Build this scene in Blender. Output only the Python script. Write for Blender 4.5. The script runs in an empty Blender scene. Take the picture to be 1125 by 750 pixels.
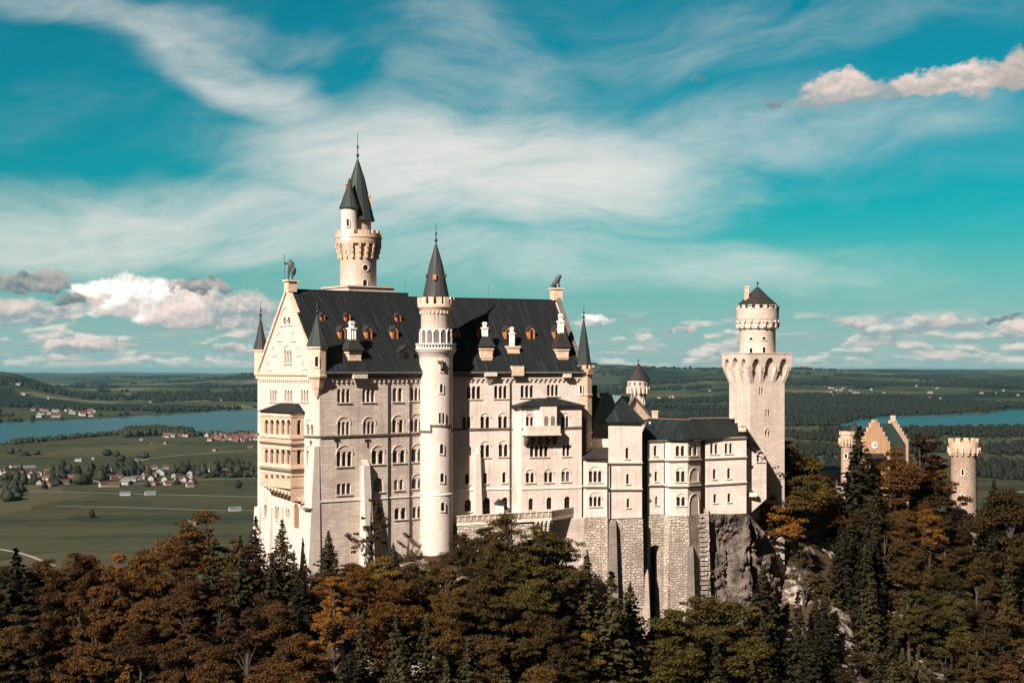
import bpy, bmesh, math, random
import numpy as np
from mathutils import Vector, Matrix, noise
random.seed(7)
R = math.radians
F, CX, HY = 1600.0, 562.5, 406.0      # focal length, centre column and horizon row of the photograph, in its pixels

# ------------------------------------------------------------------ camera, light, sky, exposure
scene = bpy.context.scene
cam_d = bpy.data.cameras.new("camera"); cam = bpy.data.objects.new("camera", cam_d)
scene.collection.objects.link(cam); scene.camera = cam
cam.location = (0, 0, 0); cam.rotation_euler = (R(90), 0, 0)
cam_d.sensor_width = 36; cam_d.lens = F / 1125 * 36
cam_d.shift_y = (HY - 375) / 1125
cam_d.clip_start = 0.5; cam_d.clip_end = 200000
scene.render.engine = 'CYCLES'
scene.cycles.use_denoising = True
scene.cycles.max_bounces = 4
scene.cycles.diffuse_bounces = 2
scene.cycles.volume_bounces = 0
vs = scene.view_settings
vs.view_transform = 'Standard'; vs.look = 'None'; vs.gamma = 1; vs.use_curve_mapping = False
vs.exposure = 0.98
SUN_AZ, SUN_EL = R(-31), R(34)         # azimuth measured from the camera's back, towards its left
sd = Vector((math.sin(SUN_AZ) * math.cos(SUN_EL), -math.cos(SUN_AZ) * math.cos(SUN_EL), math.sin(SUN_EL)))
sun_d = bpy.data.lights.new("sun", 'SUN'); sun = bpy.data.objects.new("sun", sun_d)
scene.collection.objects.link(sun)
sun_d.energy = 5.0; sun_d.angle = R(0.53); sun_d.color = (1.0, 0.89, 0.80)
sun.rotation_euler = sd.to_track_quat('Z', 'Y').to_euler()
sun.location = (-60, -60, 80)

class S:
    """a node socket with arithmetic"""
    nt = None
    def __init__(s, sock): s.s = sock
    @staticmethod
    def m(op, *a, clamp=False):
        n = S.nt.nodes.new('ShaderNodeMath'); n.operation = op; n.use_clamp = clamp
        for i, v in enumerate(a):
            if isinstance(v, S): S.nt.links.new(v.s, n.inputs[i])
            else: n.inputs[i].default_value = v
        return S(n.outputs[0])
    def __add__(a, b): return S.m('ADD', a, b)
    def __radd__(a, b): return S.m('ADD', b, a)
    def __sub__(a, b): return S.m('SUBTRACT', a, b)
    def __rsub__(a, b): return S.m('SUBTRACT', b, a)
    def __mul__(a, b): return S.m('MULTIPLY', a, b)
    def __rmul__(a, b): return S.m('MULTIPLY', b, a)
    def __truediv__(a, b): return S.m('DIVIDE', a, b)
def sstep(x, a, b, lo=0.0, hi=1.0):
    n = S.nt.nodes.new('ShaderNodeMapRange'); n.interpolation_type = 'SMOOTHSTEP'
    S.nt.links.new(x.s, n.inputs['Value'])
    for k, v in zip(('From Min', 'From Max', 'To Min', 'To Max'), (a, b, lo, hi)): n.inputs[k].default_value = v
    return S(n.outputs['Result'])
def comb(x, y, z=0.0):
    n = S.nt.nodes.new('ShaderNodeCombineXYZ')
    for i, v in enumerate((x, y, z)):
        if isinstance(v, S): S.nt.links.new(v.s, n.inputs[i])
        else: n.inputs[i].default_value = v
    return S(n.outputs[0])
def fbm(vec, scale, detail=5, rough=0.55, dist=0.0):
    n = S.nt.nodes.new('ShaderNodeTexNoise')
    if vec is not None: S.nt.links.new(vec.s, n.inputs['Vector'])
    n.inputs['Scale'].default_value = scale; n.inputs['Detail'].default_value = detail
    n.inputs['Roughness'].default_value = rough; n.inputs['Distortion'].default_value = dist
    return S(n.outputs['Fac'])
def cmix(f, a, b, mode='MIX'):
    n = S.nt.nodes.new('ShaderNodeMix'); n.data_type = 'RGBA'; n.blend_type = mode
    for i, v in ((0, f), (6, a), (7, b)):
        if isinstance(v, S): S.nt.links.new(v.s, n.inputs[i])
        elif i == 0: n.inputs[0].default_value = v
        else: n.inputs[i].default_value = (*v[:3], 1)
    return S(n.outputs[2])

def make_world():
    w = bpy.data.worlds.new("World"); scene.world = w; w.use_nodes = True
    nt = w.node_tree; S.nt = nt
    for n in list(nt.nodes): nt.nodes.remove(n)
    out = nt.nodes.new('ShaderNodeOutputWorld'); bg = nt.nodes.new('ShaderNodeBackground')
    nt.links.new(bg.outputs[0], out.inputs[0]); bg.inputs['Strength'].default_value = 0.06
    sky = nt.nodes.new('ShaderNodeTexSky'); sky.sky_type = 'NISHITA'; sky.sun_disc = False
    sky.sun_elevation = SUN_EL; sky.sun_rotation = R(180 + 31)
    sky.air_density = 1.0; sky.dust_density = 0.4; sky.ozone_density = 2.0
    sep = nt.nodes.new('ShaderNodeSeparateXYZ'); tc = nt.nodes.new('ShaderNodeTexCoord')
    nt.links.new(tc.outputs['Generated'], sep.inputs[0])
    x, y, z = (S(sep.outputs[i]) for i in range(3))
    az = S.m('ARCTAN2', x, y); el = S.m('ARCSINE', z)
    AZ = lambda px: math.atan((px - CX) / F)
    EL = lambda py: math.atan((HY - py) / F)
    def blob(px, py, rx, ry, soft=0.5, rot=0.0, warp=None):
        da = az - AZ(px); de = el - EL(py)
        if warp is not None: da = da + warp[0]; de = de + warp[1]
        c, s_ = math.cos(rot), math.sin(rot)
        a = (da * c + de * s_) / (rx / F); e = (de * c - da * s_) / (ry / F)
        r2 = a * a + e * e
        return sstep(r2, 1.0 + soft, max(0.0, 1.0 - soft), 0, 1)
    mx = lambda a, b: S.m('MAXIMUM', a, b)
    # base sky: teal Nishita in this part of the sky, unseen rest dimmed to keep shadows dark
    tealed = cmix(1.0, S(sky.outputs[0]), SKY_TINT, 'MULTIPLY')
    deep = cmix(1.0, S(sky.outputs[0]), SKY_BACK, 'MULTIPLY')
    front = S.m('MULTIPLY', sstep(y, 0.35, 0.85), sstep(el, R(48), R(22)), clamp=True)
    hazeh = sstep(el, EL(225), EL(400))
    tealed = cmix(hazeh * 0.85, tealed, (2.9, 4.15, 4.2))
    # high veils, drawn out along long arcs
    wv = fbm(comb(az * 3.0, el * 5.0), 1.3, 3, 0.5)
    wv2 = fbm(comb(az * 3.0 + 7.3, el * 5.0 + 2.0), 1.3, 3, 0.5)
    q = comb(az * 5.0 + (wv - 0.5) * 1.3 + el * 5.0, el * 17.0 + (wv2 - 0.5) * 2.0 - az * 3.0, 0.0)
    ci = fbm(q, 1.0, 10, 0.57, 0.1)
    ci2 = fbm(comb(az * 14.0 + el * 20.0 + (wv - 0.5) * 4.0, el * 60.0 - az * 10.0 + (wv2 - 0.5) * 6.0), 1.0, 8, 0.66)
    wp = ((wv - 0.5) * 0.10, (wv2 - 0.5) * 0.08)
    veil = blob(540, 185, 270, 78, 0.9, R(-4), wp) * 1.0
    veil = mx(veil, blob(230, 235, 330, 55, 0.95, R(3), wp) * 0.8)
    veil = mx(veil, blob(260, 85, 150, 34, 0.95, R(-22), wp) * 0.75)
    veil = mx(veil, blob(90, 20, 260, 22, 0.95, R(-8), wp) * 0.55)
    veil = mx(veil, blob(520, 70, 120, 60, 0.95, R(-10), wp) * 0.5)
    veil = mx(veil, blob(800, 150, 280, 40, 0.95, R(4), wp) * 0.55)
    veil = mx(veil, blob(640, 290, 330, 40, 0.95, R(0), wp) * 0.60)
    veil = mx(veil, blob(930, 30, 260, 40, 0.95, R(6), wp) * 0.35)
    cov = S.m('MULTIPLY', sstep(ci * 0.72 + ci2 * 0.28 + veil * 0.42, 0.46, 1.0), 1.0)
    cov = S.m('MINIMUM', cov * (0.28 + veil * 0.62) + (ci2 - 0.5) * veil * 0.3, 0.92)
    col = cmix(cov, tealed, (6.9, 6.75, 6.35))
    # low heaped clouds: density field, lit from the left and above
    def field(du, dv):
        a2 = az + du; e2 = el + dv
        sc = 1.0
        n1 = fbm(comb(a2 * 24.0, e2 * 74.0, 0.3), sc, 7, 0.56, 0.25)
        n2 = fbm(comb(a2 * 7.0, e2 * 22.0, 5.3), 1.0, 2, 0.5)
        return n1 * 0.75 + n2 * 0.40
    f0 = field(0, 0); f1 = field(-0.0022, 0.0035)
    band = sstep(el, EL(408), EL(392)) * sstep(el, EL(338), EL(362))
    side = mx(sstep(az, AZ(420), AZ(250)) * 0.085, sstep(az, AZ(560), AZ(700)) * 0.045)
    bandL = sstep(el, EL(325), EL(350)) * sstep(az, AZ(420), AZ(300))
    band = mx(band, bandL * sstep(el, EL(408), EL(392)))
    d = sstep(f0 + side, 0.575, 0.66) * band
    lit = S.m('ADD', (f0 - f1) * 9.0, 0.42, clamp=True)
    cumc = cmix(lit, (2.5, 3.4, 3.6), (7.2, 6.5, 5.9))
    col = cmix(d * 0.85, col, cumc)
    # far streaks just above the horizon
    st = fbm(comb(az * 16.0, el * 190.0, 9.0), 1.0, 4, 0.55)
    std = sstep(st, 0.50, 0.66) * sstep(el, EL(410), EL(398)) * sstep(el, EL(350), EL(375)) * 0.6
    col = cmix(std, col, cmix(sstep(st, 0.52, 0.7), (3.50, 3.81, 3.72), (6.02, 5.08, 4.70)))
    # single heaps with their own outline
    nb = fbm(comb(az * 60.0, el * 75.0, 2.2), 1.0, 6, 0.6)
    nb2 = fbm(comb(az * 60.0 - 0.10, el * 75.0 + 0.30, 2.2), 1.0, 6, 0.6)
    nf = fbm(comb(az * 60.0, el * 75.0, 8.1), 1.0, 6, 0.6)
    wq = ((nb - 0.5) * 0.034, (nf - 0.5) * 0.022)
    def heap(px, py, rx, ry, lo, hi, rot=0.0, soft=0.35, w=wq, amt=0.96, base=None):
        nonlocal col
        b = blob(px, py, rx, ry, soft, rot, w)
        up = sstep(el - (EL(py)), -ry * 1.15 / F, ry * 0.7 / F)
        if base is not None: b = b * sstep(el, EL(base + 3), EL(base - 5))
        lt = S.m('ADD', up * 0.75 - 0.1, (nb - nb2) * 3.2, clamp=True)
        col = cmix(b * amt, col, cmix(lt, lo, hi))
    W_, G_, P_, D_ = (11.6, 11.0, 10.3), (2.6, 3.3, 3.5), (7.0, 6.0, 5.4), (1.5, 2.0, 2.15)
    heap(230, 343, 75, 24, G_, P_, soft=0.5, base=364)
    heap(120, 327, 36, 20, (6.30, 5.46, 5.06), W_, base=358)
    heap(160, 333, 46, 23, (5.74, 5.14, 4.88), W_, base=360)
    heap(200, 342, 34, 20, (5.04, 4.70, 4.58), (9.10, 7.37, 6.59), base=362)
    heap(35, 345, 50, 12, G_, P_, soft=0.5)
    heap(30, 317, 46, 9, D_, (4.48, 4.19, 3.96), soft=0.4)
    heap(55, 308, 20, 9, (3.08, 3.17, 3.11), (5.18, 4.57, 4.27), soft=0.4)
    heap(220, 315, 30, 8.5, D_, (4.90, 4.32, 4.03), soft=0.4)
    heap(80, 333, 18, 6, D_, (4.20, 4.00, 3.84), soft=0.5)
    heap(75, 381, 26, 6, G_, P_, soft=0.5); heap(100, 380, 30, 7, G_, P_, soft=0.5)
    heap(255, 382, 18, 5, G_, P_, soft=0.5)
    heap(748, 361, 15, 5, G_, P_, soft=0.5); heap(1030, 356, 22, 6, G_, P_, soft=0.5)
    heap(1112, 366, 20, 8, G_, P_, soft=0.5); heap(940, 358, 20, 5, G_, P_, soft=0.5)
    heap(655, 352, 16, 6, G_, W_, soft=0.5); heap(1100, 353, 16, 4, D_, G_, soft=0.5)
    # the drifting cloud at the upper right
    heap(985, 111, 118, 8, (3.01, 3.30, 3.29), (4.90, 4.45, 4.21), rot=R(4), soft=0.6, amt=0.7)
    heap(925, 102, 40, 15, (4.34, 4.06, 3.90), (7.28, 5.91, 5.43), soft=0.5)
    heap(1006, 106, 27, 12, (4.34, 4.06, 3.90), (7.14, 5.84, 5.37), soft=0.5)
    heap(1066, 101, 42, 17, (4.20, 3.94, 3.78), (7.84, 6.35, 5.73), soft=0.5)
    heap(1116, 96, 24, 18, (3.92, 3.56, 3.42), (5.74, 4.83, 4.45), soft=0.5)
    heap(848, 119, 9, 5, D_, G_, soft=0.6, amt=0.8); heap(765, 88, 8, 5, D_, G_, soft=0.7, amt=0.35)
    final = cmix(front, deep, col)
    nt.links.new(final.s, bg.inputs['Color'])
SKY_TINT = (0.02, 0.50, 0.47)
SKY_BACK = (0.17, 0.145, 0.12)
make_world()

# ------------------------------------------------------------------ materials
def new_mat(name):
    m = bpy.data.materials.new(name); m.use_nodes = True
    S.nt = m.node_tree
    b = m.node_tree.nodes['Principled BSDF']
    return m, b
def tex(kind='Object'):
    n = S.nt.nodes.new('ShaderNodeTexCoord'); return S(n.outputs[kind])
def geopos():
    n = S.nt.nodes.new('ShaderNodeNewGeometry'); return S(n.outputs['Position'])
def bump(b, h, strength, dist):
    n = S.nt.nodes.new('ShaderNodeBump'); n.inputs['Strength'].default_value = strength; n.inputs['Distance'].default_value = dist
    S.nt.links.new(h.s, n.inputs['Height']); S.nt.links.new(n.outputs[0], b.inputs['Normal'])
def link(s_, inp): S.nt.links.new(s_.s, inp)

def stone(name, c1, c2, mortar, bw=1.1, bh=0.42, ms=0.03, bstr=0.25, bdist=0.04, stain=0.35, stain_c=(0.16, 0.12, 0.09), rough_n=0.0):
    m, b = new_mat(name)
    uv = tex('UV'); pos = geopos()
    br = S.nt.nodes.new('ShaderNodeTexBrick'); link(uv, br.inputs['Vector'])
    if rough_n:
        nn = S.nt.nodes.new('ShaderNodeTexNoise'); link(uv, nn.inputs['Vector']); nn.inputs['Scale'].default_value = 0.9
        nn.inputs['Detail'].default_value = 3
        vm = S.nt.nodes.new('ShaderNodeVectorMath'); vm.operation = 'MULTIPLY_ADD'
        S.nt.links.new(nn.outputs['Color'], vm.inputs[0]); vm.inputs[1].default_value = (rough_n,) * 3
        link(uv, vm.inputs[2]); S.nt.links.new(vm.outputs[0], br.inputs['Vector'])
    br.inputs['Scale'].default_value = 1.0
    br.inputs['Brick Width'].default_value = bw; br.inputs['Row Height'].default_value = bh
    br.inputs['Mortar Size'].default_value = ms; br.inputs['Mortar Smooth'].default_value = 0.3
    br.inputs['Bias'].default_value = 0.0
    br.inputs['Color1'].default_value = (*c1, 1); br.inputs['Color2'].default_value = (*c2, 1); br.inputs['Mortar'].default_value = (*mortar, 1)
    col = S(br.outputs['Color'])
    n1 = fbm(pos, 0.22, 6, 0.65); n2 = fbm(pos, 2.2, 5, 0.6)
    col = cmix(sstep(n1, 0.44, 0.66) * stain, col, stain_c)
    col = cmix(sstep(n2, 0.3, 0.75) * 0.42, col, tuple(x * 0.70 for x in c1))
    # rain streaks running down the wall
    sx = S.nt.nodes.new('ShaderNodeSeparateXYZ'); link(uv, sx.inputs[0])
    st = fbm(comb(S(sx.outputs[0]) * 1.6, S(sx.outputs[1]) * 0.07), 1.0, 4, 0.6)
    col = cmix(sstep(st, 0.50, 0.70) * stain * 1.1, col, stain_c)
    link(col, b.inputs['Base Color']); b.inputs['Roughness'].default_value = 0.9
    h = S.m('ADD', S.m('MULTIPLY', S(br.outputs['Fac']), -1.0), n2 * 0.8)
    bump(b, h, bstr, bdist)
    return m
def plain(name, c, rough=0.7, var=0.25, scale=1.5, metal=0.0):
    m, b = new_mat(name)
    n = fbm(geopos(), scale, 5, 0.6)
    link(cmix(sstep(n, 0.3, 0.7), tuple(x * (1 - var) for x in c), tuple(min(1, x * (1 + var)) for x in c)), b.inputs['Base Color'])
    b.inputs['Roughness'].default_value = rough; b.inputs['Metallic'].default_value = metal
    return m
def roof_mat(name, c1, c2, patina=(0.07, 0.13, 0.11), pam=0.25, pitch=0.62, rough=0.6, drift=0.25):
    m, b = new_mat(name)
    uv = tex('UV'); sx = S.nt.nodes.new('ShaderNodeSeparateXYZ'); link(uv, sx.inputs[0])
    u = S(sx.outputs[0]); v = S(sx.outputs[1])
    fr = S.m('FRACT', u * (1.0 / pitch)); seam = S.m('SUBTRACT', 1.0, sstep(S.m('ABSOLUTE', fr - 0.5), 0.06, 0.14))
    wn = S.nt.nodes.new('ShaderNodeTexWhiteNoise'); wn.noise_dimensions = '2D'
    link(comb(S.m('FLOOR', u * (1.0 / pitch)), S.m('FLOOR', v * 0.22)), wn.inputs['Vector'])
    pv = S(wn.outputs['Value'])
    streak = fbm(comb(u * 1.8, v * 0.10), 1.0, 5, 0.65)
    col = cmix(pv * 0.6 + streak * 0.4, c1, c2)
    col = cmix(sstep(streak, 0.5, 0.75) * pam, col, patina)
    col = cmix(seam * 0.35, col, tuple(min(1, x * 2.2) for x in c2))
    link(col, b.inputs['Base Color']); b.inputs['Roughness'].default_value = rough
    b.inputs['Specular IOR Level'].default_value = 0.2
    bump(b, seam * 1.0 + pv * 0.15, 0.8, 0.08)
    return m
M = {}
M['wall'] = stone('pale_limestone', (0.72, 0.60, 0.515), (0.54, 0.44, 0.365), (0.36, 0.28, 0.22), 1.15, 0.46, 0.03, 0.45, 0.04, 0.50, (0.30, 0.235, 0.185))
M['wallw'] = stone('bright_limestone', (0.63, 0.55, 0.485), (0.55, 0.475, 0.41), (0.42, 0.35, 0.29), 1.15, 0.46, 0.025, 0.35, 0.03, 0.32, (0.34, 0.28, 0.22))
M['wing'] = stone('cream_limestone', (0.72, 0.62, 0.54), (0.63, 0.53, 0.455), (0.52, 0.43, 0.36), 1.3, 0.5, 0.025, 0.3, 0.03, 0.42, (0.38, 0.30, 0.24))
M['ochre'] = stone('ochre_limestone', (0.62, 0.455, 0.33), (0.53, 0.38, 0.27), (0.36, 0.25, 0.17), 0.9, 0.4, 0.03, 0.3, 0.03, 0.3, (0.25, 0.16, 0.10))
M['tower'] = stone('tower_limestone', (0.64, 0.53, 0.45), (0.52, 0.425, 0.355), (0.36, 0.285, 0.23), 0.95, 0.44, 0.03, 0.4, 0.04, 0.3, (0.27, 0.21, 0.165))
M['rough'] = stone('rough_masonry', (0.62, 0.525, 0.44), (0.36, 0.29, 0.23), (0.09, 0.068, 0.05), 1.05, 0.50, 0.055, 1.0, 0.30, 0.8, (0.20, 0.155, 0.12), 1.1)
M['brick'] = stone('orange_brick', (0.66, 0.40, 0.22), (0.56, 0.32, 0.165), (0.40, 0.25, 0.15), 0.5, 0.25, 0.03, 0.3, 0.03, 0.35, (0.22, 0.12, 0.07))
M['trim'] = plain('stone_trim', (0.60, 0.50, 0.41), 0.85, 0.12, 1.2)
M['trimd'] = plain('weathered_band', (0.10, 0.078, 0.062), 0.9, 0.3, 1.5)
M['ochretrim'] = plain('ochre_trim', (0.60, 0.44, 0.32), 0.85, 0.18, 1.2)
M['roof'] = roof_mat('dark_sheet_roof', (0.006, 0.007, 0.0075), (0.014, 0.017, 0.018), (0.045, 0.055, 0.055), 0.5)
M['roofg'] = roof_mat('green_sheet_roof', (0.007, 0.010, 0.010), (0.016, 0.022, 0.021), (0.055, 0.09, 0.082), 0.55)
M['copper'] = roof_mat('copper_green_roof', (0.035, 0.065, 0.056), (0.06, 0.10, 0.088), (0.03, 0.036, 0.033), 0.5)
M['copper2'] = roof_mat('pale_copper_roof', (0.09, 0.15, 0.13), (0.14, 0.21, 0.185), (0.05, 0.07, 0.06), 0.5)
M['bar'] = plain('window_bars', (0.05, 0.035, 0.025), 0.7, 0.2, 2.0)
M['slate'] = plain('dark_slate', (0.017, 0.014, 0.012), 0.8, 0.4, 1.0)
M['spire'] = roof_mat('spire_slate', (0.022, 0.022, 0.022), (0.05, 0.048, 0.045), (0.07, 0.075, 0.07), 0.5, 0.4, 0.55)
M['spireg'] = roof_mat('spire_copper', (0.018, 0.025, 0.023), (0.035, 0.044, 0.040), (0.06, 0.085, 0.075), 0.5, 0.4, 0.55)
M['wood'] = plain('orange_dormer_wood', (0.42, 0.15, 0.055), 0.7, 0.25, 2.5)
M['shutter'] = plain('brown_shutter', (0.22, 0.115, 0.07), 0.7, 0.2, 2.5)
M['blind'] = plain('grey_blind', (0.12, 0.105, 0.095), 0.8, 0.12, 2.0)
M['metal'] = plain('dark_iron', (0.03, 0.028, 0.026), 0.5, 0.2, 2.0, 0.3)
M['gutter'] = plain('zinc_gutter', (0.22, 0.22, 0.22), 0.45, 0.2, 2.0, 0.4)
M['bronze'] = plain('green_bronze', (0.045, 0.055, 0.045), 0.6, 0.5, 4.0, 0.2)
M['white'] = plain('white_paint', (0.72, 0.68, 0.63), 0.6, 0.06, 2.0)
def glass():
    m, b = new_mat('dark_window_glass')
    b.inputs['Base Color'].default_value = (0.012, 0.011, 0.011, 1); b.inputs['Roughness'].default_value = 0.12
    n = fbm(geopos(), 3.0, 2); bump(b, n, 0.15, 0.03)
    return m
M['glass'] = glass()
def leaf(name, c1, c2, c3):
    m, b = new_mat(name)
    info = S.nt.nodes.new('ShaderNodeObjectInfo')
    n = fbm(geopos(), 0.45, 3, 0.6); n2 = fbm(geopos(), 7.0, 2, 0.6)
    rnd = S(info.outputs['Random'])
    col = cmix(sstep(n + (rnd - 0.5) * 0.5, 0.38, 0.62), c1, c2)
    col = cmix(sstep(n2, 0.48, 0.66) * 0.9, col, c3); col = cmix(sstep(n2, 0.46, 0.34) * 0.5, col, tuple(x * .45 for x in c1))
    k = S.nt.nodes.new('ShaderNodeHueSaturation'); link(col, k.inputs['Color'])
    link(rnd * 0.95 + 0.60, k.inputs['Value'])
    link(S(k.outputs[0]), b.inputs['Base Color'])
    b.inputs['Roughness'].default_value = 0.75; b.inputs['Specular IOR Level'].default_value = 0.15
    return m
LEAF = {
 'rust-brown': leaf('rust_leaves', (0.0264, 0.0132, 0.0044), (0.0448, 0.0204, 0.0052), (0.0960, 0.0440, 0.0080)),
 'orange': leaf('orange_leaves', (0.0496, 0.0224, 0.0048), (0.0960, 0.0384, 0.0056), (0.1840, 0.0784, 0.0096)),
 'golden': leaf('golden_leaves', (0.0464, 0.0296, 0.0048), (0.0920, 0.0560, 0.0064), (0.1840, 0.1080, 0.0112)),
 'olive': leaf('olive_leaves', (0.0208, 0.0168, 0.0040), (0.0344, 0.0264, 0.0048), (0.0840, 0.0592, 0.0088)),
 'brown': leaf('brown_leaves', (0.0240, 0.0152, 0.0040), (0.0400, 0.0232, 0.0048), (0.0840, 0.0448, 0.0080)),
 'dark green': leaf('spruce_needles', (0.0112, 0.0100, 0.0040), (0.0184, 0.0152, 0.0052), (0.0480, 0.0352, 0.0096)),
}
M['bark'] = plain('bark', (0.045, 0.034, 0.026), 0.9, 0.35, 3.0)
M['farwood'] = leaf('far_wood', (0.009, 0.012, 0.007), (0.015, 0.018, 0.009), (0.028, 0.027, 0.012))
M['greybrown2'] = stone('weathered_parapet', (0.44, 0.35, 0.285), (0.33, 0.26, 0.21), (0.2, 0.155, 0.12), 1.0, 0.45, 0.04, 0.5, 0.05, 0.5, (0.16, 0.12, 0.09))
M['greybrown'] = stone('grey_brown_masonry', (0.24, 0.195, 0.16), (0.17, 0.135, 0.11), (0.10, 0.08, 0.06), 1.0, 0.45, 0.04, 0.5, 0.06, 0.5, (0.09, 0.07, 0.055))  # darker grey-brown masonry tone for two wing buttresses
M['rooftile'] = plain('red_roof_tiles', (0.085, 0.030, 0.024), 0.8, 0.4, 0.02)
M['rooftileb'] = plain('brown_roof_tiles', (0.06, 0.036, 0.028), 0.8, 0.4, 0.02)
M['roofgrey'] = plain('grey_roof_sheet', (0.10, 0.13, 0.14), 0.6, 0.3, 0.02)
M['plaster'] = plain('house_plaster', (0.27, 0.25, 0.23), 0.9, 0.1, 0.05)
M['barn'] = plain('barn_wood', (0.16, 0.10, 0.065), 0.9, 0.2, 0.05)
M['road'] = plain('pale_road', (0.26, 0.24, 0.21), 0.9, 0.15, 0.02)

# ------------------------------------------------------------------ mesh helpers
COL = scene.collection
def props(o, label=None, cat=None, group=None, kind=None):
    if label: o['label'] = label
    if cat: o['category'] = cat
    if group: o['group'] = group
    if kind: o['kind'] = kind
    return o
def thing(name, loc, label, cat, group=None):
    o = bpy.data.objects.new(name, None); COL.objects.link(o); o.location = loc; o.empty_display_size = 0.5
    return props(o, label, cat, group)
def wloc(o):
    v = Vector((0, 0, 0))
    while o is not None: v = v + o.location; o = o.parent
    return v
class MB:
    """collects faces in world coordinates and links them as one mesh object"""
    def __init__(s): s.v = []; s.f = []; s.sm = []
    def add(s, vs_, fs, smooth=False):
        n = len(s.v); s.v += [tuple(v) for v in vs_]; s.f += [tuple(i + n for i in f) for f in fs]; s.sm += [smooth] * len(fs)
        return s
    def box(s, c, size, ang=0.0):
        cx, cy, cz = c; sx, sy, sz = (k / 2 for k in size); ca, sa = math.cos(ang), math.sin(ang)
        vs_ = []
        for dz in (-sz, sz):
            for dx, dy in ((-sx, -sy), (sx, -sy), (sx, sy), (-sx, sy)):
                vs_.append((cx + dx * ca - dy * sa, cy + dx * sa + dy * ca, cz + dz))
        return s.add(vs_, [(3, 2, 1, 0), (4, 5, 6, 7), (0, 1, 5, 4), (1, 2, 6, 5), (2, 3, 7, 6), (3, 0, 4, 7)])
    def prism(s, foot, z0, z1, top=None):
        """foot: plan points counter-clockwise; top: optional plan points of the upper outline"""
        n = len(foot); top = top or foot
        vs_ = [(x, y, z0) for x, y in foot] + [(x, y, z1) for x, y in top]
        return s.add(vs_, [tuple(reversed(range(n))), tuple(range(n, 2 * n))] + [(i, (i + 1) % n, n + (i + 1) % n, n + i) for i in range(n)])
    def lathe(s, c, prof, n=24, smooth=True, rot=0.0):
        """prof: (radius, z) from the bottom up"""
        cx, cy = c; vs_ = []; fs = []
        for r, z in prof:
            for k in range(n):
                a = rot + 2 * math.pi * k / n; vs_.append((cx + r * math.cos(a), cy + r * math.sin(a), z))
        for j in range(len(prof) - 1):
            for k in range(n):
                a, b = j * n + k, j * n + (k + 1) % n
                fs.append((a, b, b + n, a + n))
        fs.append(tuple(reversed(range(n)))); m = (len(prof) - 1) * n; fs.append(tuple(range(m, m + n)))
        return s.add(vs_, fs, smooth)
    def tube(s, pts, r, n=6):
        vs_ = []; fs = []
        for i, p in enumerate(pts):
            p = Vector(p); q = Vector(pts[min(i + 1, len(pts) - 1)]) - Vector(pts[max(i - 1, 0)])
            q.normalize(); a = q.orthogonal().normalized(); b = q.cross(a)
            rr = r[i] if isinstance(r, (list, tuple)) else r
            for k in range(n):
                t = 2 * math.pi * k / n; vs_.append(p + a * math.cos(t) * rr + b * math.sin(t) * rr)
        for i in range(len(pts) - 1):
            for k in range(n):
                a, b = i * n + k, i * n + (k + 1) % n; fs.append((a, b, b + n, a + n))
        fs.append(tuple(reversed(range(n)))); m = (len(pts) - 1) * n; fs.append(tuple(range(m, m + n)))
        return s.add(vs_, fs, True)
    def build(s, name, mat, parent=None, label=None):
        off = wloc(parent) if parent is not None else Vector((0, 0, 0))
        me = bpy.data.meshes.new(name)
        me.from_pydata([tuple(Vector(v) - off) for v in s.v], [], s.f)
        me.polygons.foreach_set('use_smooth', s.sm)
        me.materials.append(mat)
        auto_uv(me, off)
        me.update(); me.validate()
        if any(s.sm):
            try: me.set_sharp_from_angle(angle=R(40))
            except Exception: pass
        o = bpy.data.objects.new(name, me); COL.objects.link(o)
        if parent is not None: o.parent = parent
        if label: o['label'] = label
        return o
def auto_uv(me, off=Vector((0, 0, 0))):
    uv = me.uv_layers.new(name='UVMap')
    vs_ = me.vertices
    for p in me.polygons:
        n = p.normal
        if abs(n.z) > 0.98: t = Vector((1, 0, 0)); b = Vector((0, 1, 0))
        else:
            t = Vector((-n.y, n.x, 0)).normalized(); b = n.cross(t)
            if abs(n.z) < 0.3: b = Vector((0, 0, 1))
            if b.z < 0: b = -b
        for li in p.loop_indices:
            co = vs_[me.loops[li].vertex_index].co + off
            uv.data[li].uv = (co.dot(t), co.dot(b))

def P(px, D): return ((px - CX) / F * D, D)
def Z(py, D): return (HY - py) * D / F

class Face:
    """an upright wall plane from plan point a to plan point b, seen left to right from outside"""
    def __init__(s, a, b):
        s.a = Vector(a); s.b = Vector(b); d = s.b - s.a; s.L = d.length; s.u = d / s.L; s.n = Vector((s.u.y, -s.u.x))
        s.ang = math.atan2(s.u.y, s.u.x)
    def t(s, px):
        k = (px - CX) / F
        return (k * s.a.y - s.a.x) / (s.u.x - k * s.u.y)
    def D(s, t): return s.a.y + s.u.y * t
    def pt(s, t, z, out=0.0):
        p = s.a + s.u * t + s.n * out; return (p.x, p.y, z)
    def pl(s, t, out=0.0):
        p = s.a + s.u * t + s.n * out; return (p.x, p.y)
    def off(s, out): return Face(s.pl(0, out), s.pl(s.L, out))

def arch_loop(t0, t1, z0, z1, k=7, pointed=False):
    r = (t1 - t0) / 2; c = (t0 + t1) / 2
    zs = max(z0 + 0.05, z1 - r)
    lp = [(t0, z0), (t1, z0)]
    for i in range(k + 1):
        a = math.pi * i / k; lp.append((c + r * math.cos(a), zs + (z1 - zs) * math.sin(a)))
    return lp
def rect_loop(t0, t1, z0, z1): return [(t0, z0), (t1, z0), (t1, z1), (t0, z1)]

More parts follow.
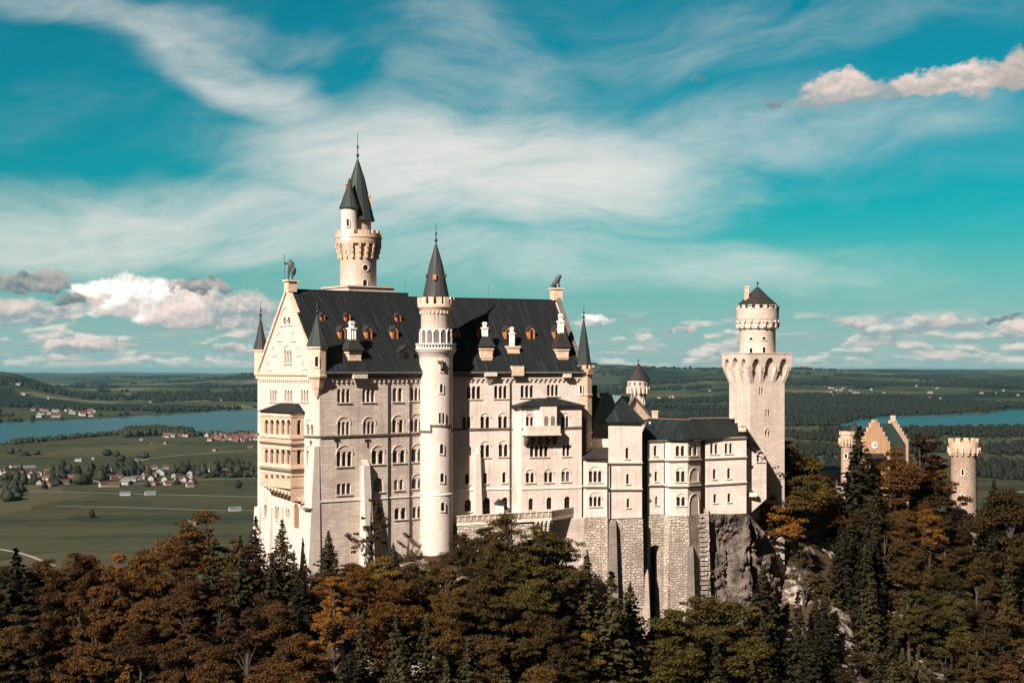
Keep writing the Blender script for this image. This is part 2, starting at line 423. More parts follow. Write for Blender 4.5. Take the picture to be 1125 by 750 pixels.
def lights_of(t0, t1, z0, z1, n, hood, gap=0.26, single_arch=True):
    W = t1 - t0
    if hood:
        Rr = W / 2; ztop = z1 - Rr * 0.62
    else: ztop = z1
    w = W / (n + (n - 1) * gap); out = []
    for i in range(n):
        a = t0 + i * w * (1 + gap); out.append((a, a + w, z0, ztop))
    return out

def make_wall(name, face, outline, wins, mat, parent, depth=0.55, trim=None, winname='window'):
    """outline (t, z); wins: dicts with px box; cuts real openings, lines them, sets glass behind, adds sills and hood moulds"""
    trim = trim or M['trim']
    loops = []; specs = []
    for w in wins:
        x0, y0, x1, y1 = w['b']; n = w.get('n', 1); hood = w.get('hood', False)
        t0, t1 = sorted((face.t(x0), face.t(x1))); Dm = face.D((t0 + t1) / 2)
        z0, z1 = Z(y1, Dm), Z(y0, Dm)
        ls = lights_of(t0, t1, z0, z1, n, hood, w.get('gap', 0.26))
        if w.get('blindarch'): specs.append((w, t0, t1, z0, z1, [])); continue
        for (a, b, c, d) in ls: loops.append(rect_loop(a, b, c, d) if w.get('rect') else arch_loop(a, b, c, d))
        specs.append((w, t0, t1, z0, z1, ls))
    bm = bmesh.new(); edges = []
    def loop(lp):
        v = [bm.verts.new((t, z, 0)) for t, z in lp]
        e = [bm.edges.new((v[i], v[(i + 1) % len(v)])) for i in range(len(v))]
        edges.extend(e); return v
    loop(outline); hv = [loop(l) for l in loops]
    bmesh.ops.triangle_fill(bm, use_beauty=True, use_dissolve=False, edges=edges, normal=(0, 0, 1))
    bm.verts.index_update()
    mb = MB()
    V = [face.pt(v.co.x, v.co.y) for v in bm.verts]
    fs = []
    for f_ in bm.faces:
        idx = [v.index for v in f_.verts]
        nrm = f_.normal
        if nrm.z < 0: idx.reverse()
        fs.append(idx)
    bm.free()
    mb.add(V, fs)
    for l in loops:
        n = len(l); vs_ = [face.pt(t, z) for t, z in l] + [face.pt(t, z, -depth) for t, z in l]
        mb.add(vs_, [(i, n + i, n + (i + 1) % n, (i + 1) % n) for i in range(n)])
    wall_o = mb.build(name, mat, parent)
    for (w, t0, t1, z0, z1, ls) in specs:
        style = w.get('s', 'glass'); pm = {'glass': M['glass'], 'blind': M['blind'], 'shutter': M['shutter']}[style]
        g = MB()
        dd = {'glass': 0.36, 'blind': 0.30, 'shutter': 0.2}[style]
        for (a, b, c, d) in ls:
            e = 0.06; v = [face.pt(a - e, c - e, -dd), face.pt(b + e, c - e, -dd), face.pt(b + e, d + e, -dd), face.pt(a - e, d + e, -dd)]
            g.add(v, [(0, 1, 2, 3)])
        nm = 'door' if w.get('door') else winname
        if ls: wo = g.build(nm, pm, parent)
        else: wo = None
        if ls and style == 'glass' and (t1 - t0) > 0.8:
            fr = MB()
            for (a, b, c, d) in ls:
                m_ = (a + b) / 2; h = d - c
                fr.box(face.pt(m_, (c + d) / 2, -0.33), (0.05, 0.05, h), face.ang)
                fr.box(face.pt(m_, c + h * 0.62, -0.33), (b - a, 0.05, 0.06), face.ang)
            fr.build('glazing_bar', M['bar'], wo)
        par = wo or parent
        if (w.get('sill', True)) and ls:
            MB().box(face.pt((t0 + t1) / 2, z0 - 0.09, 0.09), (t1 - t0 + 0.5, 0.24, 0.16), face.ang).build('sill', trim, par)
        if w.get('hood') or w.get('blindarch'):
            h = MB(); Rr = (t1 - t0) / 2 + 0.10; c = (t0 + t1) / 2; zc = z1 - (t1 - t0) / 2
            for pr, (ra, rb) in ((0.13, (Rr, Rr + 0.13)),):
                K = 12; vs_ = []
                for i in range(K + 1):
                    a = math.pi * i / K
                    for rr, o_ in ((ra, 0.005), (rb, 0.005), (rb, pr), (ra, pr)):
                        vs_.append(face.pt(c + rr * math.cos(a), zc + rr * math.sin(a), o_))
                fs = [(i * 4 + q, i * 4 + (q + 1) % 4, (i + 1) * 4 + (q + 1) % 4, (i + 1) * 4 + q) for i in range(K) for q in range(4)]
                h.add(vs_, fs)
            if w.get('blindarch'):
                for s_ in (-1, 1): h.box(face.pt(c + s_ * (Rr + 0.1), (z0 + zc) / 2, 0.05), (0.2, 0.1, zc - z0), face.ang)
                h.box(face.pt(c, z0 - 0.1, 0.08), (2 * Rr + 0.5, 0.18, 0.16), face.ang)
            h.build('blind_arch' if w.get('blindarch') else 'hood_mould', trim, par)
        if len(ls) > 1 and style != 'blind':
            for i in range(len(ls) - 1):
                m_ = (ls[i][1] + ls[i + 1][0]) / 2; wv_ = ls[i + 1][0] - ls[i][1]
                c0, d0 = ls[i][2], ls[i][3]; zs = d0 - (ls[i][1] - ls[i][0]) / 2
                MB().box(face.pt(m_, zs, 0.03), (wv_ + 0.12, 0.14, 0.16), face.ang).build('capital', trim, wo)
    return wall_o
def B(x0, y0, x1, y1, n=1, **k): return dict(b=(x0, y0, x1, y1), n=n, **k)

def band(mb, face, t0, t1, z, h, proud, z_end=None):
    """a horizontal band standing proud of a face"""
    z_end = z if z_end is None else z_end
    v = []
    for o_ in (0.002, proud):
        for (t, zz) in ((t0, z), (t1, z_end)):
            v.append(face.pt(t, zz - h / 2, o_)); v.append(face.pt(t, zz + h / 2, o_))
    return mb.add(v, [(4, 6, 7, 5), (0, 4, 5, 1), (2, 3, 7, 6), (1, 5, 7, 3), (0, 2, 6, 4)])
def frieze(mb, face, t0, t1, ztop, step=0.95, h=0.75, proud=0.3):
    """round-arched corbel table"""
    n = max(1, int(round((t1 - t0) / step))); st = (t1 - t0) / n
    band(mb, face, t0, t1, ztop - 0.11, 0.22, proud)
    for i in range(n + 1):
        band(mb, face, t0 + i * st - 0.13, t0 + i * st + 0.13, ztop - 0.22 - h * 0.3, h * 0.6, proud * 0.85)
    for i in range(n):
        c = t0 + (i + .5) * st; r = st / 2
        for s_ in (-1, 1):
            v = [(c + s_ * r, ztop - 0.22), (c + s_ * r, ztop - 0.22 - h * 0.55), (c + s_ * r * 0.7, ztop - 0.22 - h * 0.25), (c, ztop - 0.22)]
            a = [face.pt(t, z, 0.01) for t, z in v]; b = [face.pt(t, z, proud * 0.8) for t, z in v]
            mb.add(a + b, [(4, 5, 6, 7) if s_ < 0 else (7, 6, 5, 4), (1, 2, 6, 5), (2, 3, 7, 6)])
    return mb
def ring_boxes(mb, c, r, n, w, d, z0, z1, rot=0.0, only=None):
    for k in range(n):
        a = rot + 2 * math.pi * k / n
        mb.box((c[0] + r * math.cos(a), c[1] + r * math.sin(a), (z0 + z1) / 2), (d, w, z1 - z0), a)
    return mb
def cyl_window(c, r, px, y0, y1, D, parent, w=0.7, n=1, mat='glass', name='window', hood=False, rnd=False):
    """a small arched window let into a round tower's face on the camera side"""
    cx, cy = c
    X = (px - CX) / F * (cy - r * 0.9); dx = max(-r * .97, min(r * .97, X - cx)); ang = math.asin(dx / r)
    nx, ny = math.sin(ang), -math.cos(ang)
    fa = Face((cx + nx * r - math.cos(ang) * 2, cy + ny * r - math.sin(ang) * 2), (cx + nx * r + math.cos(ang) * 2, cy + ny * r + math.sin(ang) * 2))
    z0, z1 = Z(y1, cy - r), Z(y0, cy - r)
    g = MB(); fr = MB()
    for i in range(n):
        t = 2 + (i - (n - 1) / 2) * w * 1.25
        lp = arch_loop(t - w / 2, t + w / 2, z0, z1) if not rnd else [(t + w / 2 * math.cos(a * math.pi / 6), (z0 + z1) / 2 + w / 2 * math.sin(a * math.pi / 6)) for a in range(12)]
        g.add([fa.pt(a, b, 0.02) for a, b in lp], [tuple(range(len(lp)))])
        cxl = sum(a for a, b in lp) / len(lp); czl = sum(b for a, b in lp) / len(lp)
        ol = [(cxl + (a - cxl) * (1 + .36 / w), czl + (b - czl) * (1 + .36 / max(z1 - z0, .5))) for a, b in lp]
        m = len(lp)
        v = [fa.pt(a, b, 0.16) for a, b in lp] + [fa.pt(a, b, 0.16) for a, b in ol] + [fa.pt(a, b, -0.25) for a, b in ol] + [fa.pt(a, b, 0.0) for a, b in lp]
        f_ = []
        for i2 in range(m):
            j = (i2 + 1) % m; f_ += [(i2, j, m + j, m + i2), (m + i2, m + j, 2 * m + j, 2 * m + i2), (3 * m + i2, 3 * m + j, j, i2)]
        fr.add(v, f_)
    o = g.build(name, M[mat], parent); fr.build('surround', M['trim'], o)
    return o
def finial(mb, c, z0, h):
    cx, cy = c; k = h
    return mb.lathe(c, [(0.10, z0 - 0.3), (0.09, z0 + .10 * k), (0.28, z0 + .16 * k), (0.30, z0 + .2 * k), (0.10, z0 + .28 * k), (0.08, z0 + .42 * k), (0.2, z0 + .47 * k), (0.2, z0 + .51 * k), (0.06, z0 + .58 * k), (0.04, z0 + k)], 8)
# ------------------------------------------------------------------ plan of the castle
TH1, TH2 = R(36), R(22)
O = Vector(P(351, 250)); u1 = Vector((math.cos(TH1), math.sin(TH1))); v1 = Vector((-u1.y, u1.x))
K = O + u1 * 27.0
u2 = Vector((math.cos(TH2), math.sin(TH2))); v2 = Vector((-u2.y, u2.x))
E = K + u2 * 26.7
WD = 23.8
O2 = O + v1 * WD; K2 = K + v1 * WD * 0.97; E2 = E + v2 * WD
EAVE = -0.5; RID1, RID2 = 14.25, 13.6
FS1 = Face(O, K); FS2 = Face(K, E); FW = Face(O2, O); FE = Face(E, E2)
GB = -52.0

pal = thing('palace', (O.x, O.y, GB), 'great white palace block with steep black gabled roof and rows of arched windows', 'palace')
# ---- south wall, left section
w1 = [B(370.5, 427, 384.5, 442, 3), B(398, 427, 411.5, 441.5, 3), B(431.5, 426, 442, 441, 2, s='blind', gap=.35), B(450.5, 426, 464, 440, 3),
      B(371, 458.5, 384, 477.5, 3, hood=True, s='blind'), B(399, 458.5, 411.5, 476.3, 3, hood=True), B(431, 456.5, 443, 475, 2, hood=True, gap=.6), B(450, 455, 464.5, 474, 3, hood=True),
      B(370, 490, 386.5, 512, 3, hood=True), B(408.5, 490, 421.5, 509.5, 2, hood=True), B(431.5, 489.5, 445, 508, 2, hood=True, gap=.5), B(452, 488, 464.5, 507, 2, hood=True),
      B(370, 530.5, 385.5, 543, 3, s='blind', gap=.1), B(410, 524.5, 421, 540, 1, s='blind', hood=False), B(433, 526.5, 443, 538, 2, s='blind', gap=.5), B(452.5, 521, 464.5, 536.5, 2, hood=True),
      B(412, 557, 420.5, 570.5, 1, s='shutter'), B(433.5, 557.5, 446, 570, 2, gap=.3), B(453.5, 556, 468, 568.5, 3, gap=.3)]
make_wall('wall', FS1, rect_loop(0, 27.0, GB, EAVE), w1, M['wall'], pal)
# ---- south wall, right section (outer part; the projecting bay is its own faces)
t560 = FS2.t(561)
w2 = [B(513, 424, 528, 438, 3), B(543, 423.5, 557, 437.5, 3), B(572, 423, 586, 436.5, 3), B(601, 422.3, 613.5, 434.8, 3),
      B(508, 454.5, 517, 470.5, 2, hood=True), B(528, 454, 538, 470, 2, hood=True), B(547.5, 453.7, 557.5, 469.8, 2, hood=True),
      B(528, 485, 538, 502, 2, hood=True), B(548, 484.5, 558, 501.3, 2, hood=True),
      B(511, 520, 515, 531.5, 1), B(531.3, 519.3, 535.3, 531, 1), B(552, 518.3, 556, 530, 1),
      B(510.5, 548.5, 518, 561.5, 1), B(530.5, 546.5, 539, 566, 1, door=True, sill=False), B(551.5, 546, 558, 559.5, 1)]
make_wall('wall', FS2, rect_loop(0, 26.7, GB, EAVE), w2, M['wing'], pal)
# ---- projecting bay
FB = Face(FS2.pl(FS2.t(561) + 1.1, 2.6), FS2.pl(FS2.t(561) + 1.1 + 12.2, 2.6))
FBtop = Z(445.5, FB.D(5))
wb = [B(578, 455, 586, 469.6, 2, hood=True, gap=.3), B(617, 454, 625, 469, 2, hood=True, gap=.3),
      B(582.3, 489, 602, 501.5, 4), B(618, 485.5, 626, 500.8, 2, hood=True),
      B(577.8, 516, 587, 530, 2, hood=True), B(598, 515.3, 607.2, 529.5, 2, hood=True), B(617, 514.5, 626, 528.8, 2, hood=True, s='blind', gap=.1),
      B(580.8, 547, 586, 560, 1), B(600.5, 546, 606.5, 559.3, 1), B(620, 545, 626.5, 558.5, 1)]
make_wall('bay_wall', FB, rect_loop(0, FB.L, GB, FBtop), wb, M['wing'], pal)
for a, b in ((FS2.pl(FS2.t(561) + 1.1, 0), FB.pl(0)), (FB.pl(FB.L), FS2.pl(FS2.t(561) + 1.1 + 12.2, 0))):
    fc = Face(a, b); m = MB(); m.add([fc.pt(0, GB), fc.pt(fc.L, GB), fc.pt(fc.L, FBtop), fc.pt(0, FBtop)], [(0, 1, 2, 3)]); m.build('bay_wall', M['wing'], pal)
zr = Z(437, FB.D(5) + 2.5)
r_ = MB(); e = 0.55
a, b, c, d = FB.pt(-e, FBtop, e), FB.pt(FB.L + e, FBtop, e), FB.pt(FB.L + e + .6, FBtop, -2.65), FB.pt(-e - .6, FBtop, -2.65)
g, h = FB.pt(4.2, zr, -2.3), FB.pt(FB.L - 4.2, zr, -2.3)
a2, b2, c2, d2 = [(p[0], p[1], p[2] - .3) for p in (a, b, c, d)]
r_.add([a, b, c, d, g, h, a2, b2, c2, d2], [(0, 1, 5, 4), (1, 2, 5), (3, 0, 4), (4, 5, 2, 3), (6, 7, 1, 0), (7, 8, 2, 1), (9, 6, 0, 3), (9, 8, 7, 6)])
r_.build('bay_roof', M['roof'], pal)
# oriel on the bay with balcony
oD = FB.D(FB.t(600)); t0, t1 = FB.t(592), FB.t(609.5)
zo1, zo0 = Z(446.5, oD), Z(477, oD)
oc = [FB.pl(t0, 0), FB.pl(t0 + .1, 1.35), FB.pl(t1 - .45, 1.9), FB.pl(t1 + .1, 1.2), FB.pl(t1 + .1, 0)]
orl = MB().prism(oc, zo0 + 1.6, zo1).build('oriel', M['wallw'], pal)
fo = Face(oc[1], oc[2]); tm = fo.L / 2
for k in (.27, .73):
    l = arch_loop(fo.L * k - .38, fo.L * k + .38, Z(469.5, oD), Z(456.5, oD))
    MB().add([fo.pt(a, b, 0.03) for a, b in l], [tuple(range(len(l)))]).build('window', M['blind'], orl)
fo2 = Face(oc[2], oc[3]); l = arch_loop(.25, fo2.L - .2, Z(470, oD), Z(456, oD))
MB().add([fo2.pt(a, b, 0.03) for a, b in l], [tuple(range(len(l)))]).build('window', M['glass'], orl)
tb0 = FB.t(575.5)
bal = MB(); bal.box(FB.pt((tb0 + t1) / 2, zo0 + .9, 1.0), (t1 - tb0 + .5, 2.1, 1.5), FB.ang)
bal.box(FB.pt((tb0 + t1) / 2, zo0 + .05, 1.05), (t1 - tb0 + .8, 2.4, .3), FB.ang)
bal.build('balcony', M['trim'], pal)
cb = MB()
for k in range(5):
    t = tb0 + .2 + (t1 - tb0 - .4) * k / 4
    for j in range(4): cb.box(FB.pt(t, zo0 - .3 - .45 * j, (1.9 - .45 * j) / 2), (.42, 1.9 - .45 * j, .46), FB.ang)
cb.build('corbel', M['trimd'], pal)
# white panels behind the oriel windows
pn = MB(); tA, tB = FB.t(576.5), FB.t(591.5)
for a, b in ((FB.t(576), FB.t(577.6)), (FB.t(586.5), FB.t(591.5))): pn.box(FB.pt((a + b) / 2, (Z(449, oD) + Z(471, oD)) / 2, .03), (b - a, .1, Z(449, oD) - Z(471, oD)), FB.ang)
pn.build('panel', M['white'], pal)
# ---- string courses, water table, friezes, gutter
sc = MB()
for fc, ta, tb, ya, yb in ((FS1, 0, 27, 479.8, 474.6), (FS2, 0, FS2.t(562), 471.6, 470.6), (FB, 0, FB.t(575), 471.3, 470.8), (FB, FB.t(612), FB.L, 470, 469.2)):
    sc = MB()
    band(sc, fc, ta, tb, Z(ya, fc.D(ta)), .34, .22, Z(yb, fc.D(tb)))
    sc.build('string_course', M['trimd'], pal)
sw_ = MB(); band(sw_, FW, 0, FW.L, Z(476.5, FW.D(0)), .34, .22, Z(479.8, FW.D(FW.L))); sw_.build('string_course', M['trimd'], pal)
wt = MB()
def batter(mb, fc, ta, tb, ztop_a, ztop_b, zb, out):
    v = [fc.pt(ta, ztop_a, .02), fc.pt(tb, ztop_b, .02), fc.pt(tb, ztop_b - .5, .32), fc.pt(ta, ztop_a - .5, .32)]
    return mb.add(v, [(3, 2, 1, 0)])
for fc, ta, tb, ya, yb in ((FS1, 0, 27, 551, 542.5), (FS2, 0, FS2.t(562), 537.8, 536.8), (FB, 0, FB.L, 536.8, 535)):
    band(wt, fc, ta, tb, Z(ya, fc.D(ta)), .22, .16, Z(yb, fc.D(tb)))
wt.build('water_table', M['white'], pal)
fz = MB()
frieze(fz, FS1, 0.5, 26, Z(415.5, 258), .95, .8, .34); frieze(fz, FS2, 3, 26.2, Z(414.8, 270), .95, .8, .34)
frieze(fz, FW, 1, FW.L - 1.5, Z(416, 258), .8, .55, .3)
fz.build('frieze', M['trim'], pal)
gt = MB()
for fc, L in ((FS1, 27), (FS2, 26.7)):
    gt.add([fc.pt(0, EAVE + .12, .75), fc.pt(L, EAVE + .12, .75), fc.pt(L, EAVE + .12, 1.0), fc.pt(0, EAVE + .12, 1.0), fc.pt(0, EAVE - .12, .75), fc.pt(L, EAVE - .12, .75), fc.pt(L, EAVE - .12, 1.0), fc.pt(0, EAVE - .12, 1.0)],
           [(0, 1, 2, 3), (7, 6, 5, 4), (3, 2, 6, 7), (0, 4, 5, 1)])
gt.build('gutter', M['gutter'], pal)
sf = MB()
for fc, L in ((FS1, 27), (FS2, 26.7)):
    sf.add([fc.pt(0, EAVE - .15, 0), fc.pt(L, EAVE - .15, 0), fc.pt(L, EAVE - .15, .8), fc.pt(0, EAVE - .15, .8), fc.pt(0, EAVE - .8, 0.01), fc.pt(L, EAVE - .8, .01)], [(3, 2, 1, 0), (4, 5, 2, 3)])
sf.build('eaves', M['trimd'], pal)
# downpipes
for fc, px_, ya, yb, off in ((FS1, 426.3, 412, 605, .14), (FS1, 450, 418, 590, .14), (FS1, 408.5, 543, 600, .14)):
    t = fc.t(px_); D = fc.D(t)
    MB().tube([fc.pt(t, Z(ya, D), off), fc.pt(t, Z(yb, D), off)], .13, 8).build('downpipe', M['metal'], pal)
t = FS2.t(560.3); MB().tube([FS2.pt(t, Z(420, FS2.D(t)), .14), FS2.pt(t, Z(566, FS2.D(t)), .14)], .13, 8).build('downpipe', M['metal'], pal)
t = FB.t(612); MB().tube([FB.pt(t + .1, Z(446, 275), .14), FB.pt(t + .1, Z(476, 275), .14)], .13, 8).build('downpipe', M['metal'], pal)
# iron wall anchors
for px_ in (370, 403.5):
    t = FS1.t(px_); D = FS1.D(t); m = MB(); zc = Z(485.5, D)
    m.box(FS1.pt(t, zc - .2, .08), (.14, .12, 1.5), FS1.ang); m.box(FS1.pt(t, zc + .45, .08), (.95, .12, .16), FS1.ang)
    for s_ in (-.42, .42): m.box(FS1.pt(t + s_, zc + .3, .08), (.18, .12, .35), FS1.ang)
    m.build('wall_anchor', M['metal'], pal)
t = FW.t(342); m = MB(); zc = Z(488, FW.D(t)); m.box(FW.pt(t, zc, .08), (.18, .12, 1.6), FW.ang); m.box(FW.pt(t, zc + .4, .08), (.8, .12, .16), FW.ang); m.build('wall_anchor', M['metal'], pal)
# buttresses
def buttress(fc, px0, px1, ytop, ybot, out_top, out_bot, wadd, mat, parent=pal):
    ta, tb = fc.t(px0), fc.t(px1); D = fc.D(ta); zt, zb = Z(ytop, D), Z(ybot, D); m = MB()
    lo = [fc.pl(ta - wadd, -.3), fc.pl(ta - wadd, out_bot), fc.pl(tb + wadd, out_bot), fc.pl(tb + wadd, -.3)]
    hi = [fc.pl(ta, -.3), fc.pl(ta, out_top), fc.pl(tb, out_top), fc.pl(tb, -.3)]
    m.prism(lo, zb, zt, hi)
    # sloping cap
    v = [(*hi[1], zt), (*hi[2], zt), (*fc.pl(tb, 0), zt + out_top * 1.1), (*fc.pl(ta, 0), zt + out_top * 1.1)]
    m.add(v, [(0, 1, 2, 3)])
    return m.build('buttress', mat, parent)
buttress(FS1, 396.5, 403.5, 511, 640, .9, 2.6, .3, M['wallw'])
buttress(FS2, 521, 526.2, 498, 610, .8, 1.8, .25, M['wallw'])
# corner buttress where the gable front meets the south wall
cbm = MB()
cnr = [O - v1 * .05 - u1 * .02, O - u1 * 1.0 - v1 * .05, O - u1 * 1.0 + v1 * 1.9, O + v1 * 1.9]
cnb = [O + u1 * .15 - v1 * .4, O - u1 * 3.3 - v1 * .4, O - u1 * 3.3 + v1 * 3.8, O + v1 * 3.8]
cbm.prism([tuple(p) for p in reversed(cnb)], GB, Z(490, 250), [tuple(p) for p in reversed(cnr)])
cbm.build('corner_buttress', M['wallw'], pal)
MB().box((*(O - u1 * 1.9 + v1 * .9), Z(559.5, 248.5)), (.7, 2.2, .3), TH1).build('buttress_ledge', M['trimd'], pal)

# ---- gable front (west)
GW = FW.L; gz = Z(409.8, 255)
ap = (GW / 2, RID1 - .1)
wwl = [B(296.7, 428.3, 303.8, 441.3, 3, gap=.5), B(312.7, 428.3, 321, 441.3, 3, gap=.5), B(330.7, 428.3, 338.7, 441.3, 3, gap=.5),
       B(336.8, 461, 344.2, 477.5, 2, hood=True, gap=.6), B(336.8, 490, 344.2, 511, 2, hood=True, gap=.6),
       B(339.4, 531, 342, 544, 1, sill=False, s='shutter'),
       B(290.2, 554, 293.4, 567.5, 1, s='shutter'), B(302, 556, 306.7, 570.5, 2, s='shutter', gap=.2), B(314, 558.5, 318, 568, 2, s='shutter', gap=.5, sill=False), B(322.7, 553, 328.5, 580, 1, s='shutter', sill=False),
       B(312.5, 379.5, 320.5, 399.5, 3, hood=True, gap=.5), B(311.2, 348.5, 318.7, 356, 2, gap=.6, sill=False),
       B(305.5, 366, 309, 374, 1, blindarch=True), B(321, 366, 324.5, 374, 1, blindarch=True), B(299.5, 382, 303, 390, 1, blindarch=True), B(326.5, 382, 330, 390, 1, blindarch=True),
       B(294.5, 398, 298.5, 406, 1, blindarch=True), B(332.5, 398, 336.5, 405, 1, blindarch=True), B(309, 338.5, 320.5, 357, 1, blindarch=True)]
make_wall('gable_wall', FW, [(0, GB), (GW, GB), (GW, EAVE), ap, (0, EAVE)], wwl, M['wallw'], pal)
# base of the gable front splays outwards
sp = MB(); zt = Z(551, 262)
a = [FW.pl(0, .05), FW.pl(GW - 3, .05), FW.pl(GW - 3, -.5), FW.pl(0, -.5)]; b = [FW.pl(-1.6, 1.5), FW.pl(GW - 3, 1.0), FW.pl(GW - 3, -.5), FW.pl(-1.6, -.5)]
for px0, px1, ow in ((281, 287, 1.6), (294.5, 299.5, 1.3), (308, 311.5, 1.2), (331, 335, 1.4)):
    ta, tb = FW.t(px0), FW.t(px1); D = FW.D(ta)
    sp.prism([FW.pl(ta - .2, -.3), FW.pl(ta - .2, ow + .6), FW.pl(tb + .2, ow + .6), FW.pl(tb + .2, -.3)], GB, Z(556, D), [FW.pl(ta, -.3), FW.pl(ta, .25), FW.pl(tb, .25), FW.pl(tb, -.3)])
sp.build('buttress', M['wallw'], pal)
# verge copings, cornice below the gable
vg = MB()
for s_, t0, zoff in ((0, 0, 0), (1, GW, 0)):
    p0, p1 = (t0, EAVE + .2), (GW / 2, RID1 + .45)
    d = Vector((p1[0] - p0[0], p1[1] - p0[1])).normalized(); nn = Vector((-d.y, d.x)) * (1 if s_ == 0 else -1)
    q = [(p0[0], p0[1]), (p1[0], p1[1]), (p1[0] - nn.x * .0, p1[1] - .75), (p0[0] - nn.x * .55, p0[1] - nn.y * .55)]
    fr_, bk = [FW.pt(t, z, .35) for t, z in q], [FW.pt(t, z, -.6) for t, z in q]
    o_ = [(0, 1, 2, 3), (7, 6, 5, 4)] + [(i, 4 + i, 4 + (i + 1) % 4, (i + 1) % 4) for i in range(4)]
    if s_ == 0: o_ = [tuple(reversed(x)) for x in o_]
    vg.add(fr_ + bk, o_)
vg.build('verge', M['ochretrim'], pal)
cn = MB(); band(cn, FW, -.3, GW + .3, gz - .1, .55, .55); band(cn, FW, -.2, GW + .2, gz - .75, .5, .3); cn.build('cornice', M['ochretrim'], pal)
pl_ = MB(); pb = FW.pl(GW / 2, .0)
pl_.box((pb[0] + .5, pb[1] + .3, RID1 + .55), (1.7, 1.7, 1.9), TH1); pl_.box((pb[0] + .5, pb[1] + .3, RID1 + 1.6), (2.2, 2.2, .3), TH1)
pl_.build('statue_plinth', M['ochretrim'], pal)
# ---- loggia on the gable front
LO = 2.6; lt0, lt1 = FW.t(299.5), FW.t(334)
FL = Face(FW.pl(lt0 + .35, LO), FW.pl(lt1, LO)); FLs = Face(FL.pl(FL.L), FW.pl(lt1, 0)); FLn = Face(FW.pl(lt0 + .35, 0), FL.pl(0))
lD = FL.D(FL.L / 2)
ztopL, zbotL = Z(452.5, lD), Z(533, lD)
wl = []
for i in range(5):
    c = 292.8 + i * 6.05
    for (ya, yb) in ((460.8, 477.2), (493.2, 509.3)): wl.append(B(c - 2.15, ya, c + 2.15, yb, 1, sill=False))
    wl.append(B(c - 1.6, 521.0, c + 1.6, 525.5, 1, sill=False))
lg = make_wall('loggia', FL, rect_loop(0, FL.L, zbotL, ztopL), wl, M['ochre'], pal, depth=1.1, trim=M['ochretrim'], winname='arched_opening')
make_wall('loggia_side', FLs, rect_loop(0, FLs.L, zbotL - 2.4, ztopL), [B(326.5, 461, 330.8, 477.3, 1, sill=False), B(326.5, 493.5, 330.8, 509.5, 1, sill=False)], M['ochre'], pal, depth=1.0, winname='arched_opening')
MB().add([FLn.pt(0, zbotL), FLn.pt(FLn.L, zbotL), FLn.pt(FLn.L, ztopL), FLn.pt(0, ztopL)], [(0, 1, 2, 3)]).build('loggia_side', M['ochre'], pal)
ls = MB(); ld = MB()
for y0_, mb_, hh in ((479.2, ls, .45), (486.8, ld, .3), (512, ls, .35), (515.6, ld, .3)):
    for fc in (FL, FLs): band(mb_, fc, -.05, fc.L + .05, Z(y0_, lD), hh, .22)
for y0_, mb_, hh in ((455.5, ls, .5), (477.9, ls, .35), (509.9, ls, .3), (492, ls, .2), (519.8, ls, .25)):
    for fc in (FL, FLs): band(mb_, fc, -.05, fc.L + .05, Z(y0_, lD), hh, .14)
ls.build('band', M['ochretrim'], pal); ld.build('band', M['trimd'], pal)
lp_ = MB()      # columns between the loggia arches, standing in front of the openings
for i in range(5):
    for (ya, yb) in ((466, 477.2), (498, 509.3)):
        t = FL.t(292.8 + i * 6.05); lp_.tube([FL.pt(t + .05, Z(yb, lD), -.25), FL.pt(t + .05, Z(ya, lD), -.25)], .10, 6)
lp_.build('column', M['ochretrim'], pal)
lc = MB()       # stepped corbelling under the loggia, stepping down to the right
for i in range(9):
    t = FL.L * (i + .5) / 9; n = 5
    for j in range(n):
        depth = LO * (1 - j / n)
        lc.box(FW.pt(lt0 + .35 + t + .14 * j, zbotL - .18 - .42 * j - i * .10, depth / 2), (FL.L / 9 * .62, depth, .42), FW.ang)
    lc.box(FW.pt(lt0 + .35 + t, zbotL - .12, LO / 2), (FL.L / 9, LO, .24), FW.ang)
lc.build('corbel', M['ochretrim'], pal)
lr = MB(); e = .5
a, b, c, d = FL.pt(-e, ztopL, e), FL.pt(FL.L + e, ztopL, e), FW.pt(lt1 + e, ztopL, .02), FW.pt(lt0 - e + .3, ztopL, .02)
zt = Z(442.5, lD + 2); g, h = FW.pt(lt0 + 3.0, zt, .02), FW.pt(lt1 - 1.9, zt, .02); gg, hh_ = FW.pt(lt0 + 3.6, zt - .2, .9), FW.pt(lt1 - 2.3, zt - .2, .9)
lr.add([a, b, c, d, g, h, gg, hh_], [(0, 1, 7, 6), (1, 2, 5, 7), (3, 0, 6, 4), (6, 7, 5, 4), (3, 2, 1, 0)])
lr.build('loggia_roof', M['roof'], pal)

